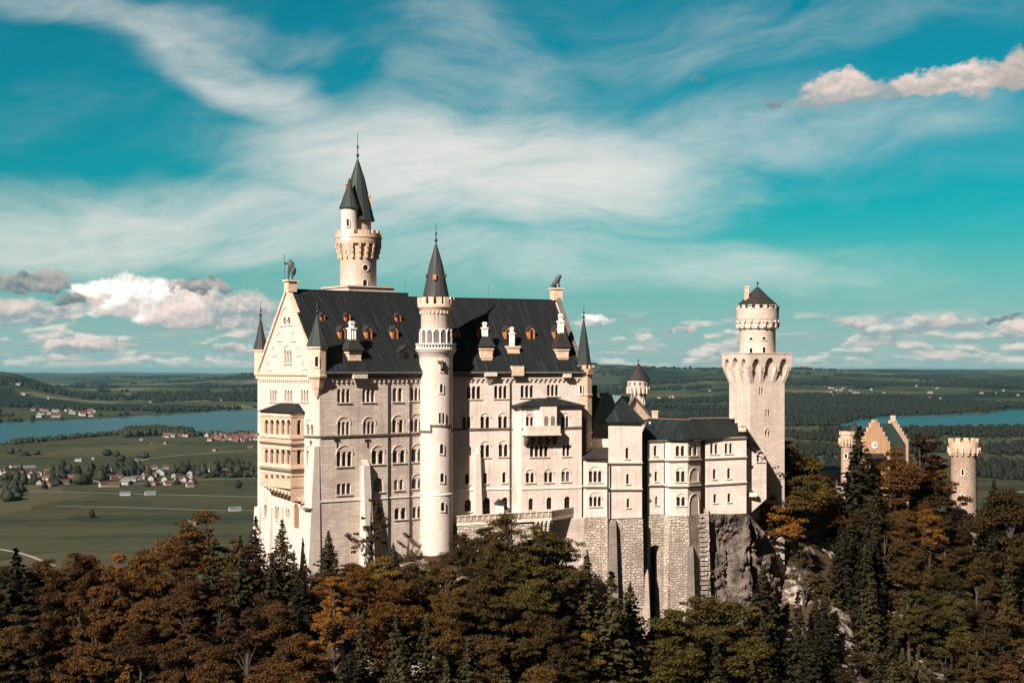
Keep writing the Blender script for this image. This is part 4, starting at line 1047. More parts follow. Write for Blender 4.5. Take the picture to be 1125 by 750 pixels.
lv = [(-.6, 0, .55), (-.3, 0, 1.1), (.25, 0, 1.65), (.5, 0, 2.15), (.75, 0, 2.35), (1.1, 0, 2.25), (.45, .25, 1.1), (.55, .28, .5), (.7, .28, .1), (.45, -.25, 1.1), (.55, -.28, .5), (.7, -.28, .1), (-.35, .4, .4), (.1, .45, .14), (-.35, -.4, .4), (.1, -.45, .14), (-1.0, 0, .3), (-1.2, .1, .8)]
le = [(0, 1), (1, 2), (2, 3), (3, 4), (4, 5), (2, 6), (6, 7), (7, 8), (2, 9), (9, 10), (10, 11), (0, 12), (12, 13), (0, 14), (14, 15), (0, 16), (16, 17)]
lrr = [.5, .48, .46, .5, .42, .2, .2, .15, .14, .2, .15, .14, .28, .14, .28, .14, .1, .08]
skin('body', lv, le, lrr, M['bronze'], li)
# ------------------------------------------------------------------ the lower wing east of the palace
GW2 = -60.0
wing = thing('ladies_wing', (*P(740, 280), GW2), 'lower cream stone wing with polygonal bays standing on tall rough masonry', 'building')
def wingwall(pA, pB, ytopA, ytopB, ybot, wins, mat='wing', name='wall', parent=wing, masonry=True, ymas=566):
    fc = Face(P(*pA), P(*pB)); zt_a, zt_b = Z(ytopA, fc.a.y), Z(ytopB, fc.b.y); zm = Z(ybot, fc.D(fc.L / 2))
    make_wall(name, fc, [(0, zm), (fc.L, zm), (fc.L, zt_b), (0, zt_a)], wins, M[mat], parent)
    return fc, zm
# bay next to the palace
s1a, zA = wingwall((633.5, 277.0), (643.5, 272.2), 503, 503, 568, [])
s1b, zB = wingwall((643.5, 272.2), (668.5, 273.2), 503, 503, 568, [B(647, 512.5, 661, 529.5, 3, hood=True), B(647.5, 541, 660.5, 556, 3, hood=True)])
# square stair block
SD = 271.6
s2, zC = wingwall((668.3, SD), (705.3, SD + 1.9), 463.8, 463.8, 569, [B(687.3, 491.5, 690.8, 503.5), B(688, 520.3, 691.3, 531.3), B(688.6, 547.3, 691.8, 557.3)])
s3a, zD = wingwall((711.5, 276.2), (730, 277.4), 483.5, 483, 565, [B(708.5 + 3.5, 489.5, 712 + 3.3, 500.5) if False else B(718.3, 489.3, 721.8, 500.5), B(719.2, 517.5, 722.4, 528.5), B(719.8, 545, 722.7, 554.5)])
s3b0, _ = wingwall((730, 277.4), (736, 276.3), 483, 483, 566, [])
s3b, _ = wingwall((736, 276.3), (755.5, 277.0), 483, 483, 566, [B(742.3, 489.5, 752, 500.7, 2, gap=.35), B(742.8, 514, 752.5, 529, 2, hood=True), B(743.3, 542.5, 752.8, 555.5, 2, hood=True, s='glass')])
s3c, _ = wingwall((755.5, 277.0), (769.5, 280.2), 483, 482.5, 565, [B(757, 489, 765.8, 500.3, 2, gap=.5), B(757.5, 514.5, 766.5, 529, 1, blindarch=True), B(757.5, 543, 767, 566, 1, blindarch=True, sill=False)])
s4, _ = wingwall((774.8, 280.4), (820, 282.9), 481.5, 479.5, 564.5, [B(780.3, 487, 788.5, 498.5, 2, gap=.5), B(796.3, 486.5, 804.5, 498, 2, gap=.5), B(783.2, 515, 786.6, 526), B(799, 514, 802.5, 525.3), B(783.8, 542.3, 787.2, 552.3), B(799.4, 541.5, 802.8, 551.3)])
# dark recesses between the blocks
rcs = MB()
for pA, pB in (((704.5, 281), (712.5, 282)), ((768.5, 285), (776, 286))):
    fc = Face(P(*pA), P(*pB)); rcs.add([fc.pt(0, GW2), fc.pt(fc.L, GW2), fc.pt(fc.L, -13), fc.pt(0, -13)], [(0, 1, 2, 3)])
for (pa, pb_) in ((P(705.3, SD + 1.9), P(705.0, 283)), (P(711.2, 283), P(711.5, 276.2)), (P(769.5, 281), P(769, 287)), (P(774.6, 287), P(774.8, 280.4)), (P(820, 282.9), P(812, 294))):
    fc = Face(pa, pb_); zt_ = -13.1; zb_ = Z(566, 277)
    if pa == P(705.3, SD + 1.9): zt_ = Z(463.8, SD + 3)
    rcs.add([fc.pt(0, zb_), fc.pt(fc.L, zb_), fc.pt(fc.L, zt_), fc.pt(0, zt_)], [(0, 1, 2, 3)])
for pa, pb_ in ((P(668.3, SD + 8), P(668.3, SD)),):
    fc = Face(pa, pb_); rcs.add([fc.pt(0, GW2), fc.pt(fc.L, GW2), fc.pt(fc.L, Z(463.8, SD)), fc.pt(0, Z(463.8, SD))], [(0, 1, 2, 3)])
rcs.build('side_wall', M['wing'], wing)
MB().prism([P(669.5, SD + 2), P(704.5, SD + 5), P(701, SD + 12), P(669, SD + 10)], GW2, Z(464.2, SD)).prism([P(640, 279), P(820, 287.5), P(812, 296), P(640, 291)], GW2, -13.3).build('rear_wall', M['wing'], wing)
# string courses, cornices
m = MB(); m2 = MB()
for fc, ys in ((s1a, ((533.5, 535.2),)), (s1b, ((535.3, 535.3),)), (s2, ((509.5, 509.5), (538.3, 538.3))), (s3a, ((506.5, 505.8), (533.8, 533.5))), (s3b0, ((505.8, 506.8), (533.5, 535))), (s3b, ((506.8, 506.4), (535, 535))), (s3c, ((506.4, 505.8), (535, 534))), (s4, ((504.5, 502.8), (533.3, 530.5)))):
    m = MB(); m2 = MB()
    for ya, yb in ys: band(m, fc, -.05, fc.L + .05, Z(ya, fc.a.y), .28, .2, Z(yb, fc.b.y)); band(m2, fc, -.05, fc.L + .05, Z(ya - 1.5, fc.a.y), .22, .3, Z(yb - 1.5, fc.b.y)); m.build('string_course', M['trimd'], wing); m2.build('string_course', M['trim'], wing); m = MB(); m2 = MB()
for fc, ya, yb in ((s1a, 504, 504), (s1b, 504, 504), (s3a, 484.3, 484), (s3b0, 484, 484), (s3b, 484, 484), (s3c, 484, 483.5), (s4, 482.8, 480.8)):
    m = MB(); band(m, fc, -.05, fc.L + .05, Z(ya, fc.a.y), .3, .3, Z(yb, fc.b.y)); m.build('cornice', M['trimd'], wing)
# rough masonry below, with battered buttresses
m = MB()
def mas(pA, pB, ytop, out=.18, outb=1.6):
    fc = Face(P(*pA), P(*pB)); zt_ = Z(ytop, fc.D(fc.L / 2)); L = fc.L
    lo = [fc.pl(-.1, -2), fc.pl(-.1, outb), fc.pl(L + .1, outb), fc.pl(L + .1, -2)]
    hi = [fc.pl(-.1, -2), fc.pl(-.1, out), fc.pl(L + .1, out), fc.pl(L + .1, -2)]
    m.prism(lo, GW2, zt_, hi)
mas((633.5, 277.0), (643.5, 272.2), 568); mas((643.5, 272.2), (668.5, 273.2), 568.6); mas((668.3, SD), (705.3, SD + 1.9), 570, .18, 1.4)
mas((730, 277.4), (736, 276.3), 565.4, .18, 1.0); mas((736, 276.3), (755.5, 277.0), 566, .2, 1.8); mas((755.5, 277.0), (769.5, 280.2), 565.4, .18, 2.2)
m.build('masonry_base', M['rough'], wing)
m = MB(); fc = s3a; yt = Z(565, 277); L = fc.L
for a_, b_, lowz in ((L * .72, L + .1, GW2), (-.1, L * .10, GW2)):
    m.prism([fc.pl(a_, -2), fc.pl(a_, .8), fc.pl(b_, 1.0), fc.pl(b_, -2)], lowz, yt, [fc.pl(a_, -2), fc.pl(a_, .18), fc.pl(b_, .18), fc.pl(b_, -2)])
# arch over the dark gully
za = Z(598, 277); vs_ = []; c_ = L * .41; r__ = L * .31
K_ = 8
top = [(L * .10 - .0, yt), (L * .72, yt)]
for i in range(K_):
    a0 = math.pi - math.pi * i / K_; a1 = math.pi - math.pi * (i + 1) / K_
    x0, z0 = c_ + r__ * math.cos(a0), za - r__ + r__ * math.sin(a0) ; x1, z1 = c_ + r__ * math.cos(a1), za - r__ + r__ * math.sin(a1)
    m.add([fc.pt(x0, z0, .18), fc.pt(x1, z1, .18), fc.pt(x1, yt, .18), fc.pt(x0, yt, .18), fc.pt(x0, z0, -3), fc.pt(x1, z1, -3)], [(0, 1, 2, 3), (0, 4, 5, 1)])
m.build('masonry_base', M['rough'], wing)
MB().box((*Face(P(711.5, 276), P(730, 278)).pl(L / 2, -3.2), GW2 + 16), (L + 2, .3, 34), fc.ang).build('gully_shade_wall', M['slate'], wing)  # near-black sheet stands in for the shade inside the gully
def masbut(pxa, pxb, D, ytop, ybot, o0, o1, mat='wing'):
    a_, b_ = P(pxa, D), P(pxb, D); f_ = Face(a_, b_); w_ = f_.L
    mm = MB().prism([f_.pl(-.5, -3), f_.pl(-.5, o1), f_.pl(w_ + .5, o1), f_.pl(w_ + .5, -3)], Z(ybot, D), Z(ytop, D), [f_.pl(0, -3), f_.pl(0, o0), f_.pl(w_, o0), f_.pl(w_, -3)])
    mm.add([f_.pt(0, Z(ytop, D), o0), f_.pt(w_, Z(ytop, D), o0), f_.pt(w_, Z(ytop, D) + 1.2, -.6), f_.pt(0, Z(ytop, D) + 1.2, -.6)], [(0, 1, 2, 3)])
    mm.build('buttress', M[mat], wing)
masbut(669, 677, 270.9, 578, 700, .3, 1.6, 'greybrown'); masbut(705.5, 712, 274.0, 632, 730, .6, 2.6, 'greybrown2'); masbut(755.5, 761.5, 276.5, 606, 720, .5, 1.6, 'greybrown'); masbut(773.5, 778.5, 279.5, 566, 710, .2, .6, 'rough')
# quoins on the broken edge
m = MB()
for i in range(26):
    y = 566 + i * 5.2; D = 280.2; x, yy = P(771.5 + (i % 2) * 1.3, D); m.box((x, yy - .4 - i * .05, Z(y, D)), (1.3 + (i % 3) * .3, 1.4, .62), .3)
m.build('quoin', M['rough'], wing)
# pipes
for pxp, D, ya, yb in ((730, 277.6, 484, 760), (668.3, 271.2, 508, 640), (667.6, 272.6, 505, 568)):
    x, y = P(pxp, D - .25); MB().tube([(x, y, Z(ya, D)), (x, y, Z(yb, D))], .12, 6).build('downpipe', M['metal'], wing)
# roofs
def hip(foot, ze, ridge, name='roof', mat='roof', over=.5, faces=None, th=.3):
    """foot: eaves points; ridge: list of 3D ridge points; faces: index tuples over foot + ridge"""
    cx_ = sum(p[0] for p in foot) / len(foot); cy_ = sum(p[1] for p in foot) / len(foot)
    fo = []
    for i, p in enumerate(foot):
        d = Vector((p[0] - cx_, p[1] - cy_)); d.normalize(); fo.append((p[0] + d.x * over, p[1] + d.y * over, ze[i] if isinstance(ze, (list, tuple)) else ze))
    lo = [(x, y, z - th) for x, y, z in fo]; n = len(fo)
    vs_ = fo + list(ridge) + lo; k = n + len(ridge)
    return MB().add(vs_, list(faces) + [(i, k + i, k + (i + 1) % n, (i + 1) % n) for i in range(n)] + [tuple(reversed(range(k, k + n)))])
z0 = Z(463.6, SD) + .15
ft = [P(668.3, SD), P(705.3, SD + 1.9), P(700.5, SD + 10), P(668.5, SD + 8.5)]
cx_ = sum(p[0] for p in ft) / 4; cy_ = sum(p[1] for p in ft) / 4
hip(ft, z0, [(cx_ - .4, cy_, Z(437, cy_))], faces=[(0, 1, 4), (1, 2, 4), (2, 3, 4), (3, 0, 4)], mat='roofg', over=.8).build('stair_roof', M['roofg'], wing)
z0 = Z(503, 273) + .15
ft = [P(633.5, 277.0), P(643.5, 272.2), P(668.8, 273.0), P(668.8, 281), P(645, 282)]
hip(ft, z0, [(*P(655, 277.5), Z(491.5, 277.5)), (*P(668.8, 277), Z(491, 277))], faces=[(0, 1, 5), (1, 2, 6, 5), (2, 3, 6), (3, 4, 5, 6), (4, 0, 5)], over=.7).build('bay_roof', M['slate'], wing)
# long roof over the two eastern blocks
zE = Z(482.8, 278)
ft = [P(706.5, 277), P(730, 277.6), P(736, 276.2), P(755.5, 276.8), P(770, 280.6), P(772, 281.5), P(778, 292), P(705, 290)]
R0, R1 = (*P(712, 284.5), Z(459.5, 284.5)), (*P(768, 287), Z(461.5, 287))
Pk = (*P(752, 280.6), Z(461.5, 280.6))
hip(ft, zE + .15, [R0, R1, Pk], faces=[(0, 1, 8), (1, 2, 10, 8), (2, 3, 10), (3, 4, 10), (4, 5, 9, 10), (8, 10, 9), (5, 6, 9), (6, 7, 8, 9), (7, 0, 8)], over=.35).build('roof', M['roofg'], wing)
zE4 = Z(480.3, 282) + .1
ft = [P(771, 279.4), P(818, 283.6), P(811, 294), P(770, 291)]
r0, r1 = (*P(757, 286), Z(459.5, 286)), (*P(803, 289), Z(459.0, 289))
hip(ft, [Z(481.8, 279.6), Z(480.2, 283.6), Z(480.2, 283.6), Z(481.8, 279.6)], [r0, r1], faces=[(0, 1, 5, 4), (1, 2, 5), (2, 3, 4, 5), (3, 0, 4)], over=.4).build('roof', M['roof'], wing)
MB().tube([R0, R1], .14, 5).tube([r0, r1], .14, 5).tube([(*P(766, 284), Z(471, 284)), (*P(808, 286.5), Z(470, 286.5))], .10, 5).build('ridge_cap', M['shutter'], wing)
m = MB()
for i in range(5):
    px_ = 803 + i * 3.6; y0 = 459 + i * 5.5; D = 289.5 - i * 1.3
    m.box((*P(px_, D), (Z(y0, D) + Z(490, D)) / 2), (1.2, 1.0, Z(y0, D) - Z(490, D)), R(20))
m.build('gable_wall', M['slate'], wing)
m = MB(); m.box((*P(806, 288.5), Z(457.5, 288.5)), (1.15, 1.15, .8), R(20)); m.box((*P(815.5, 284.2), Z(469.5, 284.2)), (1.1, 1.1, 1.5), R(20)); m.box((*P(815.5, 284.2), Z(467, 284.2)), (1.4, 1.4, .25), R(20)); m.build('gable_cap', M['trim'], wing)
m = MB().box((*P(719.5, 287), Z(456, 287)), (.9, .9, 1.8), .3).box((*P(719.5, 287), Z(452, 287)), (1.1, 1.1, .25), .3); m.build('chimney', M['ochretrim'], wing)
MB().lathe((*P(714, 280),), [(.1, Z(466, 280)), (.25, Z(464.5, 280)), (.1, Z(463, 280))], 8).build('roof_vent', M['white'], wing)

# ------------------------------------------------------------------ knights' house roofs behind the wing, with a small round tower
kh = thing('knights_house', (*P(690, 312), GB), 'grey stone house behind the wing with green copper roof and sloping coped gable', 'building')
f_ = Face(P(650, 306), P(716, 314))
MB().prism([P(652, 289), P(716, 291), P(716, 305), P(652, 303)], GB, Z(466, 289)).build('wall', M['tower'], kh)
q = [(*P(650, 286), Z(466, 286)), (*P(697, 288), Z(466, 288)), (*P(697, 293), Z(436, 293)), (*P(661, 291), Z(432.5, 291)), (*P(650, 300), Z(466, 300)), (*P(697, 303), Z(466, 303))]
MB().add(q, [(0, 1, 2, 3), (3, 2, 5, 4), (0, 3, 4), (1, 5, 2)]).build('roof', M['copper2'], kh)
# coped gable wall, seen along its slope
g = [(*P(689.5, 287.2), Z(446.5, 287.2)), (*P(697, 287.5), Z(436.0, 287.5)), (*P(717, 290), Z(459.5, 290)), (*P(702, 289.5), Z(461.5, 289.5))]
g2 = [(x, y + 1.2, z - .2) for x, y, z in g]
MB().add(g + g2, [(3, 2, 1, 0), (4, 5, 6, 7), (0, 1, 5, 4), (1, 2, 6, 5), (2, 3, 7, 6), (3, 0, 4, 7)]).build('gable_wall', M['ochretrim'], kh)
c = [(*P(696.8, 287.3), Z(435.5, 287.3)), (*P(718, 290), Z(460, 290))]; MB().tube(c, .28, 4).tube([(*P(689, 287), Z(446.8, 287)), c[0]], .28, 4).build('coping', M['trimd'], kh)
q = [(*P(646, 292), Z(500, 292)), (*P(668, 294), Z(500, 294)), (*P(664, 300), Z(452, 300)), (*P(651, 300), Z(435, 300)), (*P(646, 299), Z(436, 299))]
m = MB().prism([P(645, 292), P(669, 294), P(669, 302), P(645, 302)], GB, Z(470, 296)); m.build('link_wall', M['tower'], kh)
q = [(*P(643, 291), Z(497, 291)), (*P(669, 293), Z(497, 293)), (*P(660, 303), Z(437, 303)), (*P(650, 303), Z(434, 303)), (*P(643, 306), Z(470, 300))]
MB().add(q, [(0, 1, 2, 3), (0, 3, 4), (3, 2, 1, 4)]).build('link_roof', M['slate'], kh)
m = MB(); m.box((*P(653, 302), Z(432, 302)), (.9, .9, 3.4), .3); m.box((*P(664, 305), Z(433.5, 305)), (1.8, .7, .8), .3); m.build('chimney', M['slate'], kh)
sr = thing('round_turret', (*P(701, 322), GB), 'small round stone tower with dark cone roof behind the copper-roofed house', 'tower')
SRc = P(701.3, 322); zz = lambda y: Z(y, SRc[1]); kpx = 322 / F
MB().lathe(SRc, [(8.6 * kpx, GB), (8.6 * kpx, zz(431)), (9 * kpx, zz(430))], 32).build('shaft', M['tower'], sr)
m = MB().lathe(SRc, [(9 * kpx, zz(432)), (11.8 * kpx, zz(426)), (12.1 * kpx, zz(425)), (12.1 * kpx, zz(417.2)), (11 * kpx, zz(417))], 32)
for k in range(16):
    a = 2 * math.pi * k / 16; m.box((SRc[0] + math.cos(a) * 10.8 * kpx, SRc[1] + math.sin(a) * 10.8 * kpx, zz(428.5)), (.9, .32, 1.5), a)
m.build('gallery', M['tower'], sr)
MB().lathe(SRc, [(13.4 * kpx, zz(417.3)), (12.4 * kpx, zz(415)), (5.5 * kpx, zz(406)), (.5 * kpx, zz(399))], 24).build('cone_roof', M['slate'], sr)
MB().tube([(*SRc, zz(400)), (*SRc, zz(394))], .07, 5).lathe(SRc, [(.05, zz(396.4)), (.22, zz(395.8)), (.05, zz(395.2))], 8).build('finial', M['metal'], sr)
cyl_window(SRc, 8.6 * kpx, 707, 439, 444, 322, sr, .35)
g = MB()
for px_ in (691.5, 696.5, 702, 707.5, 711.5):
    a = math.asin(max(-.95, min(.95, (px_ - 701.3) / 12.1))) - math.pi / 2; g.box((SRc[0] + math.cos(a) * 12.08 * kpx, SRc[1] + math.sin(a) * 12.08 * kpx, zz(421.5)), (.1, .3, .7), a)
g.build('arrow_slit', M['glass'], sr)

# ------------------------------------------------------------------ square tower
q_t = thing('square_tower', (*P(831, 296), GB), 'tall pale square tower with flared head and a round turret on top', 'tower')
TA = R(22.5)
cor = Vector(P(824.2, 291.0)); uR = Vector((math.cos(TA), math.sin(TA))); uL = Vector((-uR.y, uR.x)); WQ = 8.05
cen = cor + uR * WQ / 2 + uL * WQ / 2
def sq(h, c=cen): return [tuple(c - uR * h - uL * h), tuple(c + uR * h - uL * h), tuple(c + uR * h + uL * h), tuple(c - uR * h + uL * h)]
zz = lambda y: Z(y, 291.0)
h = WQ / 2
fR, fL = Face(cor, cor + uR * WQ), Face(cor + uL * WQ, cor)
zs_, zf_ = zz(421), zz(389.2)
wn = [B(833.8, 425.2, 838.3, 433.8, 2, gap=.5, sill=False), B(841, 449.2, 845.6, 457.6, 2, gap=.5, sill=False), B(840.6, 470.5, 846, 479.5, 2, hood=True, gap=.5, sill=False), B(832.5, 496, 840, 508, 2, hood=True)]
make_wall('shaft', fR, rect_loop(0, WQ, GB, zs_), wn, M['tower'], q_t)
make_wall('shaft', fL, rect_loop(0, WQ, GB, zs_), [], M['tower'], q_t)
mb = MB()
for a_, b_ in ((cor + uR * WQ, cor + uR * WQ + uL * WQ), (cor + uR * WQ + uL * WQ, cor + uL * WQ)):
    f_ = Face(a_, b_); mb.add([f_.pt(0, GB), f_.pt(WQ, GB), f_.pt(WQ, zs_), f_.pt(0, zs_)], [(0, 1, 2, 3)])
mb.build('shaft', M['tower'], q_t)
hf = h + 1.05
MB().prism(sq(h - .02), zs_ - .2, zf_).build('core', M['tower'], q_t)
# flare: tapering corbels with pointed arches between them
m = MB(); za1 = zz(403)
for sgn in range(4):
    c_, s_ = math.cos(TA + sgn * math.pi / 2), math.sin(TA + sgn * math.pi / 2); U = Vector((c_, s_)); N = Vector((s_, -c_))
    base = cen
    def q3(a_, o_, z_): p = base + U * a_ + N * o_; return (p.x, p.y, z_)
    nC = 4
    for i in range(nC):
        a_lo = -h + 2 * h * i / (nC - 1); a_hi = -hf + 2 * hf * i / (nC - 1)
        wl_, wh_ = .42, .36
        cl = min(max(a_lo, -h + wl_), h - wl_); ch = min(max(a_hi, -hf + wh_), hf - wh_)
        v = [q3(cl - wl_, h - .05, zs_ - .15), q3(cl + wl_, h - .05, zs_ - .15), q3(ch + wh_, hf, za1), q3(ch - wh_, hf, za1), q3(ch - wh_, h - .1, za1), q3(ch + wh_, h - .1, za1),
             q3(ch + wh_, hf, zf_), q3(ch - wh_, hf, zf_), q3(cl-wl_, h-.1, zs_-.15), q3(cl+wl_, h-.1, zs_-.15)]
        m.add(v, [(0, 1, 2, 3), (3, 2, 6, 7), (0, 3, 4, 8), (1, 9, 5, 2)])
    # pointed arch heads
    for i in range(nC - 1):
        a0 = -hf + 2 * hf * i / (nC - 1) + (.36 if i else .72); a1 = -hf + 2 * hf * (i + 1) / (nC - 1) - (.36 if i < nC - 2 else .72); mid = (a0 + a1) / 2
        zc = za1 + .25; zt_ = zf_ - .0; pk = min(zc + (a1 - a0) * .62, zf_ - .55)
        pts = []
        for j in range(7):
            t_ = j / 6; pts.append((a0 + (mid - a0) * (1 - math.cos(t_ * math.pi / 2)), zc - 1.1 + (pk - zc + 1.1) * math.sin(t_ * math.pi / 2)))
        pr = [(2 * mid - x, z) for x, z in reversed(pts[:-1])]
        al = pts + pr
        for (x0, z0), (x1, z1) in zip(al[:-1], al[1:]):
            m.add([q3(x0, hf, z0), q3(x1, hf, z1), q3(x1, hf, zf_ + .3), q3(x0, hf, zf_ + .3), q3(x0, h, z0), q3(x1, h, z1)], [(0, 1, 2, 3), (0, 4, 5, 1)])
m.prism(sq(hf - .02), zf_ - .6, zf_ + .05); m.prism(sq(h + .02), zs_ - .1, za1 + 1.0, sq(hf - .85))
m.build('flared_head', M['tower'], q_t)
# recess backs lean outwards a little so the arches read as deep niches
MB().prism(sq(hf + .02), zf_ + .06, zz(388.6)).prism(sq(hf + .12), zz(388.6), zz(387.4)).build('parapet', M['tower'], q_t)
TU = tuple(cen + uR * .15 - uL * .1); zt = lambda y: Z(y, TU[1]); k_ = TU[1] / F
MB().lathe(TU, [(19.6 * k_, zt(389)), (19.6 * k_, zt(361)), (20 * k_, zt(360))], 40).build('drum', M['tower'], q_t)
m = MB().lathe(TU, [(20 * k_, zt(361.5)), (21.5 * k_, zt(361)), (21.7 * k_, zt(358)), (22 * k_, zt(352)), (23 * k_, zt(351)), (23.2 * k_, zt(339.5)), (21 * k_, zt(339.4))], 40)
for k in range(18):
    a = 2 * math.pi * k / 18; m.box((TU[0] + math.cos(a) * 22 * k_, TU[1] + math.sin(a) * 22 * k_, zt(356)), (.7, .35, 1.4), a)
    m.box((TU[0] + math.cos(a) * 22.3 * k_, TU[1] + math.sin(a) * 22.3 * k_, zt(353.2)), (.62, .9, .5), a)
m.build('gallery', M['tower'], q_t)
m = MB(); ring_boxes(m, TU, 22.6 * k_, 18, .85, .35, zt(339.5), zt(335.5)); m.build('battlement', M['trim'], q_t)
MB().lathe(TU, [(22.2 * k_, zt(340.5)), (22.2 * k_, zt(336))], 30).build('attic', M['shutter'], q_t)
MB().lathe(TU, [(24.5 * k_, zt(337)), (22.5 * k_, zt(335)), (10 * k_, zt(324)), (.3, zt(315.5))], 12, False).build('cone_roof', M['slate'], q_t)
MB().tube([(*TU, zt(316)), (*TU, zt(309.5))], .09, 6).lathe(TU, [(.1, zt(312)), (.33, zt(311)), (.1, zt(310))], 8).build('finial', M['metal'], q_t)
m = MB(); x, y = P(820.2, TU[1] - 1.2); m.box((x, y, zt(322.5)), (.72, .72, 2.8), .2); m.box((x, y, zt(315.5)), (.95, .95, .3), .2); m.build('chimney', M['ochretrim'], q_t)
for px_, a, b, w in ((825.5, 382, 388, .6), (839, 381, 388, .6), (825.5, 370.5, 373.5, .75), (839, 370, 373, .75)): cyl_window(TU, 19.6 * k_, px_, a, b, 294, q_t, w)
# ---- small gabled building at the foot of the tower
lk = thing('link_building', (*P(832, 288), GB), 'low white gabled building tucked between the wing and the square tower', 'building')
f_ = Face(P(819, 284.8), P(842, 286.5))
make_wall('wall', f_, [(0, Z(568, 285)), (f_.L, Z(548, 286)), (f_.L, Z(505, 286)), (0, Z(491, 285))], [B(831.5, 496, 839, 507, 2, hood=True)], M['wing'], lk)
MB().add([(*P(819, 284.8), Z(491, 285)), (*P(842.5, 286.2), Z(505.5, 286)), (*P(842.5, 290), Z(505, 286)), (*P(817.5, 291), Z(466, 288)), (*P(817.3, 285.3), Z(468, 285))], [(0, 1, 2, 3), (0, 3, 4)]).build('roof', M['slate'], lk)
m = MB(); 
m.box((*P(826, 284.5), Z(543, 284.5)), (2.0, .5, .8), .1); m.build('balcony', M['trim'], lk)

# ------------------------------------------------------------------ connecting wall and gatehouse
cwl = thing('courtyard_wall', (*P(905, 322), GB), 'long low white arcaded wing running behind the autumn trees to the gatehouse', 'building')
f_ = Face(P(842, 306), P(938, 326))
make_wall('wall', f_, [(0, GB), (f_.L, GB), (f_.L, Z(517, 326)), (0, Z(519, 306))], [B(884 + 9 * i, 524, 890 + 9 * i, 534, 1) for i in range(5)], M['wing'], cwl)
MB().add([f_.pt(-.2, Z(519, 306) + .1, .5), f_.pt(f_.L, Z(517, 326) + .1, .5), f_.pt(f_.L, Z(511.5, 330), -5), f_.pt(-.2, Z(513, 310), -5), f_.pt(f_.L, Z(517, 326), -10), f_.pt(-.2, Z(519, 306), -10)], [(0, 1, 2, 3), (3, 2, 4, 5)]).build('roof', M['slate'], cwl)
gh = thing('gatehouse', (*P(962, 330), GB), 'orange brick gatehouse with stepped gables, clock face and green sheet roof among trees', 'gatehouse')
gf = Face(P(945.5, 326.5), P(978, 330.0)); Lg = gf.L
zg = lambda y: Z(y, 328)
out = [(0, GB), (Lg, GB), (Lg, zg(490))]
n = 5
for i in range(n): out += [(Lg - (Lg / 2 - .5) * i / n, zg(490) + (zg(464) - zg(490)) * (i + 1) / n), (Lg - (Lg / 2 - .5) * (i + 1) / n, zg(490) + (zg(464) - zg(490)) * (i + 1) / n)]
out = out[:-1] + [(Lg / 2 + .5, zg(464)), (Lg / 2 + .5, zg(461)), (Lg / 2 - .5, zg(461)), (Lg / 2 - .5, zg(464))]
for i in range(n - 1, -1, -1): out += [((Lg / 2 - .5) * (i + 1) / n, zg(490) + (zg(464) - zg(490)) * (i + 1) / n), ((Lg / 2 - .5) * i / n, zg(490) + (zg(464) - zg(490)) * (i + 1) / n)]
oo = []
for p in out:
    if not oo or (abs(p[0] - oo[-1][0]) + abs(p[1] - oo[-1][1])) > 1e-4: oo.append(p)
if abs(oo[0][0] - oo[-1][0]) + abs(oo[0][1] - oo[-1][1]) < 1e-4: oo.pop()
make_wall('gable_wall', gf, oo, [B(952, 507, 956, 517, 1), B(965, 507, 969, 517, 1), B(958.5, 520, 963, 532, 1)], M['brick'], gh)
ob = [gf.pt(t, z, -.8) for t, z in oo]; of = [gf.pt(t, z, 0) for t, z in oo]; k = len(oo)
MB().add(of + ob, [(i, k + i, k + (i + 1) % k, (i + 1) % k) for i in range(k)] + [tuple(reversed(range(k, 2 * k)))]).build('gable_back', M['brick'], gh)
m = MB(); tcl = gf.t(961); m.lathe((0, 0), [(1, 0), (1, 1)], 4) if False else None
cl = [gf.pt(tcl + .85 * math.cos(a * math.pi / 12), zg(489) + .85 * math.sin(a * math.pi / 12), .12) for a in range(24)]
cl2 = [gf.pt(tcl + .85 * math.cos(a * math.pi / 12), zg(489) + .85 * math.sin(a * math.pi / 12), 0) for a in range(24)]
co = MB().add(cl + cl2, [tuple(range(24))] + [(24 + i, 24 + (i + 1) % 24, (i + 1) % 24, i) for i in range(24)]).build('clock', M['white'], gh)
MB().box(gf.pt(tcl, zg(489) + .2, .15), (.12, .04, .6), gf.ang).box(gf.pt(tcl + .15, zg(489), .15), (.4, .04, .12), gf.ang).lathe((gf.pt(tcl, 0, .14)[0], gf.pt(tcl, 0, .14)[1]), [(.02, zg(489) - .12), (.16, zg(489)), (.02, zg(489) + .12)], 8).build('clock_hands', M['metal'], co)
MB().add([gf.pt(.2, zg(502), 1.6), gf.pt(Lg * .75, zg(502), 1.6), gf.pt(Lg * .75, zg(498), .05), gf.pt(.2, zg(498), .05), gf.pt(.2, zg(503.5), 1.6), gf.pt(Lg * .75, zg(503.5), 1.6)], [(0, 1, 2, 3), (4, 5, 1, 0)]).build('porch_roof', M['slate'], gh)
